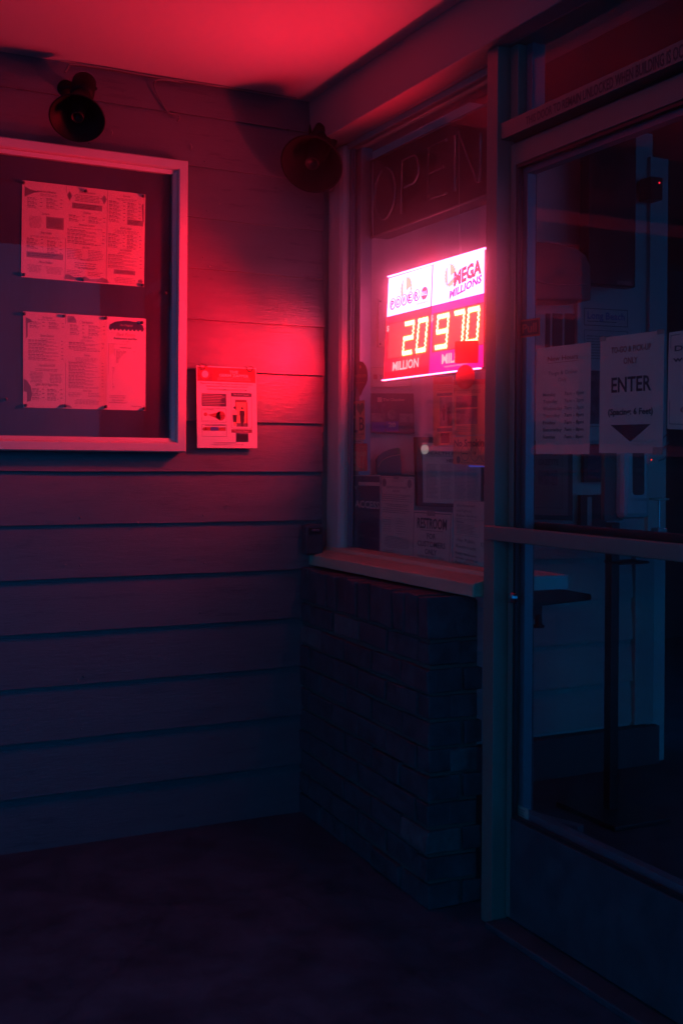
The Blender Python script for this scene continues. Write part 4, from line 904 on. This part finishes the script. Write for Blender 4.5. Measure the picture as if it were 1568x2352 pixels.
# ------------------------------------------------------------------ interior
it = thing('interior_side_wall', 'pale interior wall carrying frames and lap boards, behind the window and door', 'wall', (0.9, 0.05, 0))
XR = P(1489, 1500, Y=0.0).x
zwb = P(1217, 1698, Y=-0.01).z; zwt = P(1250, 1262, Y=-0.01).z
mb = MB(); lap_boards(mb, 0.35, XR - 0.10, 0.17, zwt, ends=False, seed=9); mb.build('lap_boards', M['insiding'], it)
mb = MB(); mb.box((0.171, 0.0005, 0), (XR, 0.10, CEIL + 0.2)); mb.build('wall_core', M['wallin'], it)
mb = MB(); mb.box((XR - 0.0995, -0.03, 0.16), (XR, 0.0, zwt + 0.02)); mb.build('end_trim', M['insiding'], it, bevel=0.004)
mb = MB(); mb.box((0.3, -0.055, 0.0), (XR + 0.01, 0.0, 0.155)); mb.build('baseboard', M['darkroom'], it)
zl = P(900, 1090, Y=-0.05).z
mb = MB(); mb.box((0.17, -0.11, zl - 0.035), (0.80, 0.0, zl)); mb.build('shelf', M['bronze'], it, bevel=0.002)
p = P(1477, 500, Y=0.02); p2 = P(1517, 500, Y=0.02)
mb = MB(); mb.box((p.x, -0.02, 0), (p2.x, 0.2, CEIL)); mb.build('room_post', M['wallin'], label='pale vertical post inside, right of the framed magazine page', cat='post')
mb = MB()
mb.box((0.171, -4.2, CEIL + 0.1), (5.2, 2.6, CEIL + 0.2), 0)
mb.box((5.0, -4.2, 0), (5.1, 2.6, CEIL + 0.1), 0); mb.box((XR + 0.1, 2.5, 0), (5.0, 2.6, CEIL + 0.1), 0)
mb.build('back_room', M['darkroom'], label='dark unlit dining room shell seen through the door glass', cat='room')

def boxpx(mb, x0, y0, x1, y1, Y, depth, mi=0):
    a = P(x0, (y0 + y1) / 2, Y=Y); b = P(x1, (y0 + y1) / 2, Y=Y); xm = (x0 + x1) / 2
    t = P(xm, y0, Y=Y).z; bo = P(xm, y1, Y=Y).z
    mb.box((a.x, Y, bo), (b.x, Y + depth, t), mi)
# chamber plaque and poster
s = sheetY('plaque', 'white plaque with a red leaf logo partly behind the lit sign', 'plaque', [(850, 841.7), (945.4, 845.5), (945.4, 890.8), (851.9, 889)], M['paper'], -0.02, thick=0.008)
s.frame(0.02, 0.04, 0.98, 0.96, 0.0012, G); s.quad(0.06, 0.38, 0.16, 0.62, M['inkred']); s.text('The Chamber', 0.56, 0.60, 0.2, M['inkred'], w=0.72, bold=0.02); s.finish()
s = sheetY('poster', 'dark chamber member poster with a collage of photographs on the inside wall', 'poster', [(848.7, 903.3), (949.6, 903.7), (951, 996.5), (850, 994.5)], M['chamber'], -0.02, thick=0.008)
s.quad(0.17, 0.10, 0.27, 0.22, M['menu']); s.text('The Chamber', 0.29, 0.19, 0.07, M['menu'], 'l', w=0.5, bold=0.02); s.lines(0.3, 0.205, 0.76, 1, 0.03, M['inkgrey']); s.text('2019-2020', 0.5, 0.32, 0.045, M['inkgrey'], w=0.2); s.text('MEMBER', 0.5, 0.385, 0.045, M['inkgrey'], w=0.2)
s.quad(0.03, 0.26, 0.33, 0.48, M['picdark']); s.quad(0.03, 0.50, 0.33, 0.71, M['pic']); s.quad(0.03, 0.72, 0.33, 0.96, M['purple']); s.disc(0.49, 0.53, 0.10, M['pic']); s.quad(0.35, 0.70, 0.64, 0.95, M['purple']); s.text('20', 0.49, 0.84, 0.11, M['menu'], w=0.17, bold=0.04); s.quad(0.66, 0.50, 0.98, 0.72, M['pic']); s.quad(0.66, 0.735, 0.98, 0.96, M['picdark']); s.finish()
# award plate
sh = [P(x, y, Y=-0.07) for x, y in ((867, 1090), (865.4, 1056), (872, 1046), (885, 1037), (900, 1031), (915, 1028.3), (918.5, 1031), (921.7, 1090))]
mb = MB(); mb.prism(sh, (0, 0.012, 0)); aw_ = mb.build('award', mat('black_glass', (0.02, 0.02, 0.025), 0.1), label='black curved glass award standing on the inside shelf', cat='award')
mb = MB(); mb.tube([P(x, y, Y=-0.0715) for x, y in ((868, 1073), (874, 1060), (886, 1052), (900, 1047), (919, 1044))], 0.001, n=6); mb.build('stripe', M['orange'], aw_)
# leaning framed newspaper
fn = thing('framed_newspaper', 'black framed newspaper page leaning behind the window notices', 'picture frame', P(1020, 1165, Y=-0.12))
s = Sheet(wallY([(955, 1004), (1112, 1004), (1110, 1168), (960, 1162)], -0.12), NY, thick=0.02); s.body('frame', M['black'], parent=fn)
s2 = Sheet([s.pt(0.085, 0.08, 0.001), s.pt(0.95, 0.08, 0.001), s.pt(0.95, 0.95, 0.001), s.pt(0.07, 0.95, 0.001)], NY); s2.body('page', M['paper'], parent=fn)
s2.frame(0, 0, 1, 1, 0.0015, M['silver'], 1); s2.text('HEALTH & FITNESS', 0.06, 0.20, 0.05, I, 'l', w=0.9, bold=0.02); s2.lines(0.05, 0.05, 0.95, 1, 0.03, G); s2.lines(0.06, 0.215, 0.92, 1, 0.03, I); s2.text('HERE ON TOP', 0.4, 0.32, 0.05, I, 'l', w=0.5, bold=0.03)
for cxx in (0.06, 0.30, 0.54, 0.76): s2.lines(cxx, 0.36, cxx + 0.2, 26, 0.022, G, rnd=rn)
s2.finish()
# back of sign: mounting plate on inside wall
mb = MB(); boxpx(mb, 869, 686, 884, 797, -0.012, 0.012); pl = mb.build('wall_plate', M['white'], label='narrow white mounting plate with two screws left of the lit sign', cat='plate')
for yy in (692, 790):
    mb = MB(); mb.lathe([(0.0, 0.002), (0.0035, 0.002), (0.004, 0)], Matrix.Translation(P(873, yy, Y=-0.0121)) @ Matrix.Rotation(R(90), 4, 'X'), n=10); mb.build('screw', M['black'], pl)
mb = MB(); c = P(1092, 1293, X=0.20); mb.lathe([(0.0, 0.045), (0.03, 0.04), (0.042, 0.015), (0.042, -0.02), (0.03, -0.045), (0.0, -0.05)], Matrix.Translation((0.22, c.y - 0.005, SILLZ + 0.0685)), n=24); mb.build('pot', M['black'], label='small dark round pot on the inner window ledge by the upright', cat='pot')

# behind the door
DYK = -0.03
s = sheetY('framed_page', 'framed pale magazine page headed Long Beach on the wall behind the door', 'picture frame', [(1325, 688), (1472, 697), (1472, 1012), (1325, 1012)], M['wallin'], DYK, thick=0.02)
s.frame(0.10, 0.055, 0.78, 0.18, 0.003, I); s.text('Long Beach', 0.44, 0.13, 0.05, M['inkblue'], w=0.58, bold=0.02); s.lines(0.15, 0.145, 0.73, 1, 0.02, I); s.frame(0.10, 0.21, 0.78, 0.9, 0.002, I); s.lines(0.14, 0.25, 0.7, 9, 0.02, G); s.quad(0.14, 0.5, 0.74, 0.88, M['picdark']); s.finish()
mb = MB(); boxpx(mb, 1352, 300, 1460, 656, -0.16, 0.06); tv = mb.build('wall_screen', M['black'], bevel=0.006, label='large switched off black wall screen above the framed page', cat='screen')
s = Sheet(wallY([(1416, 644), (1449, 647), (1449, 656), (1416, 653)], -0.1605), NY); s.body('maker_badge', M['inkgrey'], parent=tv)
# old television, its casing rounded
t = thing('television', 'bulky old television on a bracket seen through the left of the door glass', 'television', P(1275, 650, Y=-0.12))
mb = MB(); pa_ = wallY([(1200, 553), (1262, 556), (1320, 566), (1345, 585), (1357, 612), (1358, 690), (1200, 690)], -0.2); mb.prism(pa_, (0, 0.16, 0)); mb.build('casing', mat('tv_casing', (0.12, 0.12, 0.13), 0.4), t, bevel=0.008)
s = Sheet(wallY([(1215, 560), (1335, 574), (1335, 665), (1215, 660)], -0.2005), NY); s.text('PHILIPS', 0.6, 0.78, 0.085, M['inkgrey'], w=0.21, bold=0.02, layer=3); s.finish('maker_name', t)
mb = MB(); mb.tube([P(x, y, Y=-0.203) for x, y in ((1228, 641), (1238, 648), (1260, 652), (1300, 655), (1345, 652))], 0.002, n=6); mb.build('trim_line', M['silver'], t)
# cabinet strips below tv
mb = MB(); boxpx(mb, 1200, 704, 1322, 1000, -0.012, 0.01); cab = mb.build('display_cabinet', M['wallin'], label='tall shallow cabinet under the television with dark vertical slots', cat='cabinet')
for x0, x1 in ((1252, 1262), (1268, 1290), (1296, 1318)):
    mb = MB(); boxpx(mb, x0, 720, x1, 985, -0.016, 0.0035); mb.build('slot', M['darkroom'], cab)
# gazette
s = sheetY('framed_page', 'framed gazette front page low behind the New Hours paper', 'picture frame', [(1203, 1035), (1314, 1035), (1314, 1196), (1203, 1192)], M['black'], -0.04, thick=0.02)
s.quad(0.0, 0.03, 0.90, 0.93, mat('aged_newsprint', (0.20, 0.20, 0.20), 0.6), 0.5); s.frame(0.0, 0.06, 0.78, 0.83, 0.002, I, 1); s.text('GAZETTE', 0.49, 0.21, 0.085, I, w=0.42, bold=0.02); s.quad(0.28, 0.28, 0.68, 0.5, M['picdark']); s.lines(0.05, 0.53, 0.68, 12, 0.022, G); s.finish()
for (x0, y0, x1, y1, ttl) in ((1340, 1020, 1392, 1107, 'upper'), (1333, 1137, 1392, 1216, 'lower')):
    mb = MB(); boxpx(mb, x0, y0, x1, y1, -0.035, 0.02); o = mb.build('picture_frame', M['black'], label='small %s black picture frame between the gazette and the soap dispenser' % ttl, cat='picture frame')
    mb = MB(); boxpx(mb, x0 + (9 if ttl == 'upper' else 15), y0 + 5, x0 + (45 if ttl == 'upper' else 25), y1 - (8 if ttl == 'upper' else 2), -0.0365, 0.001); mb.build('mat_board', M['navy'] if ttl == 'upper' else M['insiding'], o)
# bright reflections put in as a glowing keypad and glowing jars
kp = thing('keypad', 'bright reflections put in as a glowing white telephone keypad between door stile and New Hours paper', 'telephone', P(1212, 1027, Y=-0.3))
KL = glow('reflection_glow', (0.35, 0.7, 0.9))
mb = MB(); boxpx(mb, 1196, 1012, 1232, 1046, -0.29, 0.03); mb.build('case', M['black'], kp)
mb = MB(); mb.prism(wallY([(1206, 1016), (1226, 1016), (1225, 1022), (1217, 1024), (1208, 1022)], -0.292), (0, 0.001, 0)); mb.build('key', KL, kp)
for pts in ([(1211, 1031), (1217, 1027), (1222, 1029), (1218, 1036)], [(1206, 1037), (1211, 1032), (1216, 1037), (1208, 1040)], [(1196, 1034), (1200, 1030), (1202, 1036), (1199, 1041)], [(1217, 1037), (1222, 1034), (1222, 1037)]):
    mb = MB(); mb.prism(wallY(pts, -0.292), (0, 0.001, 0)); mb.build('key', KL, kp)
for (ya_, yb2, lab) in ((1068, 1099, 'upper'), (1108, 1142, 'lower')):
    a = P(1200, ya_, Y=-0.3); b = P(1200, yb2, Y=-0.3)
    mb = MB(); h = a.z - b.z; mb.lathe([(0, 0), (0.0085, 0), (0.009, h * 0.1), (0.009, h * 0.85), (0.005, h), (0, h)], Matrix.Translation(b), n=14)
    mb.build('glow_jar', glow('jar_glow_' + lab, (0.08, 0.42, 0.55)), label='%s of two small cyan jars with reflected light put in as glow just inside the door stile' % lab, cat='jar', group='small cyan jars with glow put in, inside the door')

# hand sanitiser dispenser on a stand
SYD = -0.55
ds = thing('sanitizer_stand', 'white hand sanitizer dispenser on a dark pole stand inside the door', 'dispenser', Vector((P(1400, 1700, Y=SYD).x, SYD, 0)))
mb = MB(); boxpx(mb, 1432, 1025, 1493.5, 1192, SYD, 0.11); mb.build('dispenser_body', M['white'], ds, bevel=0.02)
mb = MB(); boxpx(mb, 1387, 1020, 1431.5, 1196, SYD + 0.04, 0.02); mb.build('back_plate', M['inkgrey'], ds, bevel=0.004)
mb = MB()
s = Sheet(wallY([(1452, 1030), (1478.5, 1030), (1478.5, 1137), (1452, 1137)], SYD - 0.0012), NY, thick=0.001); s.body('level_window', M['black'], corner=0.012, parent=ds)
s = Sheet(wallY([(1440, 1130), (1490, 1130), (1490, 1170), (1440, 1170)], SYD - 0.0005), NY); s.text('TOUCHLESS SANITIZER', 0.55, 0.5, 0.13, G, w=0.75, layer=1); s.finish('lettering', ds)
mb = MB(); c = P(1494.5, 1056, Y=SYD - 0.003); mb.lathe([(0, 0.002), (0.0025, 0.001), (0.003, 0)], Matrix.Translation(c) @ Matrix.Rotation(R(90), 4, 'X'), n=10); mb.build('status_light', glow('red_status_light', (2.0, 0.05, 0.03)), ds)
mb = MB(); mb.lathe([(0.012, 0), (0.02, 0.0)], Matrix.Translation((0, 0, -50)), n=3); 
a = P(1404, 1300, Y=SYD + 0.05); mb = MB(); mb.box((a.x - 0.018, SYD + 0.03, 0.02), (a.x + 0.018, SYD + 0.066, P(1404, 1200, Y=SYD + 0.05).z)); mb.build('pole', M['black'], ds, bevel=0.003)
mb = MB(); mb.box((a.x - 0.02, SYD - 0.02, P(1404, 1297, Y=SYD).z), (a.x + 0.11, SYD + 0.07, P(1404, 1291, Y=SYD).z)); mb.build('drip_tray', M['black'], ds, bevel=0.003)
mb = MB(); mb.box((a.x - 0.12, SYD - 0.12, 0.002), (a.x + 0.12, SYD + 0.2, 0.02)); mb.build('base_plate', M['black'], ds, bevel=0.004)
# thin pedestal and wire hooks beside it
c = P(1512, 1230, Y=-0.5); hh = P(1512, 1148, Y=-0.5).z - c.z
t = thing('pedestal_stand', 'small metal pedestal with a round plate right of the sanitizer dispenser', 'stand', c)
mb = MB(); mb.lathe([(0, hh + 0.008), (0.034, hh + 0.006), (0.036, hh), (0.01, hh - 0.004), (0, hh - 0.004)], Matrix.Translation(c), n=28); mb.build('plate', M['white'], t)
mb = MB(); mb.tube([c, c + Vector((0, 0, hh))], 0.004, n=10); mb.build('rod', M['chrome'], t)
mb = MB(); mb.box(c + Vector((-0.022, -0.02, -0.002)), c + Vector((0.022, 0.02, 0.028))); mb.build('clamp', M['white'], t, bevel=0.004)
mb = MB(); boxpx(mb, 1487, 1231, 1600, 1260, -0.56, 0.5); mb.build('counter', M['black'], label='dark counter end carrying the small pedestal, right of the dispenser', cat='counter', bevel=0.004)
mb = MB()
for k, (x0, y0) in enumerate(((1520, 1008), (1518, 1036))):
    mb.tube([P(x, y, Y=-0.5) for x, y in ((x0, y0), (x0 + 12, y0 - 12), (x0 + 14, y0 + 8), (x0 + 4, y0 + 20), (x0 - 6, y0 + 22))], 0.0025, n=8)
mb.build('wire_hook', M['silver'], label='bent wire hook behind the lower right corner of the ENTER paper', cat='hook')
# alarm sensor with red light
p = P(1507, 432, Y=-0.1)
mb = MB(); boxpx(mb, 1493, 406, 1521, 458, -0.1, 0.07); sn = mb.build('alarm_sensor', M['black'], bevel=0.004, label='small black alarm sensor with a red light high on the inside post', cat='sensor')
mb = MB(); c = P(1513, 420, Y=-0.1005); mb.lathe([(0, 0.003), (0.003, 0.002), (0.004, 0)], Matrix.Translation(c) @ Matrix.Rotation(R(90), 4, 'X'), n=12); mb.build('status_light', glow('red_alarm_light', (1.6, 0.03, 0.08)), sn)
# adjustable stand just inside the door
q = P(1211, 1884, Z=0.0); Yq = q.y
st = thing('adjustable_stand', 'height adjustable metal stand with a dark tray and knob just inside the door', 'stand', (q.x, Yq, 0))
def zq(y): return P(1208, y, Y=Yq).z
mb = MB(); mb.box((q.x - 0.012, Yq - 0.012, 0.02), (q.x + 0.014, Yq + 0.014, zq(1567))); mb.build('outer_tube', M['silver'], st, bevel=0.002)
mb = MB(); mb.box((q.x - 0.009, Yq - 0.009, zq(1567)), (q.x + 0.010, Yq + 0.010, zq(1400))); mb.build('inner_tube', M['silver'], st, bevel=0.002)
mb = MB(); tp = [P(x, y, Y=Yq) for x, y in ((1195, 1333), (1232, 1335), (1250, 1346.5), (1357.5, 1365), (1357.5, 1378), (1245, 1391.6), (1245, 1418), (1195, 1430))]; mb.prism(tp, (0, 0.06, 0)); mb.build('tray_arm', M['black'], st, bevel=0.003)
c = P(1236, 1420, Y=Yq - 0.01); mb = MB(); mb.lathe([(0, -0.032), (0.020, -0.032), (0.021, -0.024), (0.012, -0.020), (0.013, 0.0), (0.006, 0.012), (0, 0.014)], Matrix.Translation(c), n=20); mb.build('knob', M['black'], st)
f0 = P(1245, 1905, Z=0.03); f1 = P(1333, 1896, Z=0.03); mb = MB(); dd = (f1 - Vector((q.x, Yq, 0.03))); dd.z = 0; nn = dd.cross(Vector((0, 0, 1))).normalized() * 0.018
b0 = Vector((q.x, Yq, 0)); b1 = b0 + dd
mb.hexa([b0 - nn, b1 - nn, b1 + nn, b0 + nn, b0 - nn + Vector((0, 0, 0.03)), b1 - nn + Vector((0, 0, 0.03)), b1 + nn + Vector((0, 0, 0.03)), b0 + nn + Vector((0, 0, 0.03))]); mb.build('foot', M['silver'], st, bevel=0.003)

# ------------------------------------------------------------------ haze added to stand in for lens glow around the sign
hz = bpy.data.materials.new('lens_glow_haze'); hz.use_nodes = True; nt = hz.node_tree; nt.nodes.clear()
ho = nt.nodes.new('ShaderNodeOutputMaterial'); pv = nt.nodes.new('ShaderNodeVolumePrincipled')
pv.inputs['Color'].default_value = (0.9, 0.9, 0.95, 1); pv.inputs['Density'].default_value = 0.07; pv.inputs['Anisotropy'].default_value = 0.985
nt.links.new(pv.outputs[0], ho.inputs['Volume'])
mb = MB(); mb.box((-8.2, -8.2, -1), (8.2, 8.2, 3.0)); mb.build('haze', hz, kind='stuff')

mb = MB(); boxpx(mb, 1083, 1038, 1112, 1073, -0.2, 0.02); mb.build('small_screen', glow('blue_screen_light', (0.03, 0.04, 0.30)), label='small blue glowing screen partly behind the No Smoking notice', cat='screen')
c = P(975, 1032, Y=-0.16); mb = MB(); mb.lathe([(0, 0.017), (0.009, 0.014), (0.0135, 0.004), (0.0125, -0.008), (0.007, -0.016), (0, -0.017)], Matrix.Translation(c), n=20); mb.build('glare', glow('glare_glow', (0.28, 0.26, 0.27)), label='small dim round bulb built as a glowing globe before the framed newspaper', cat='jar')  # glowing globe added to stand in for a street light's reflection
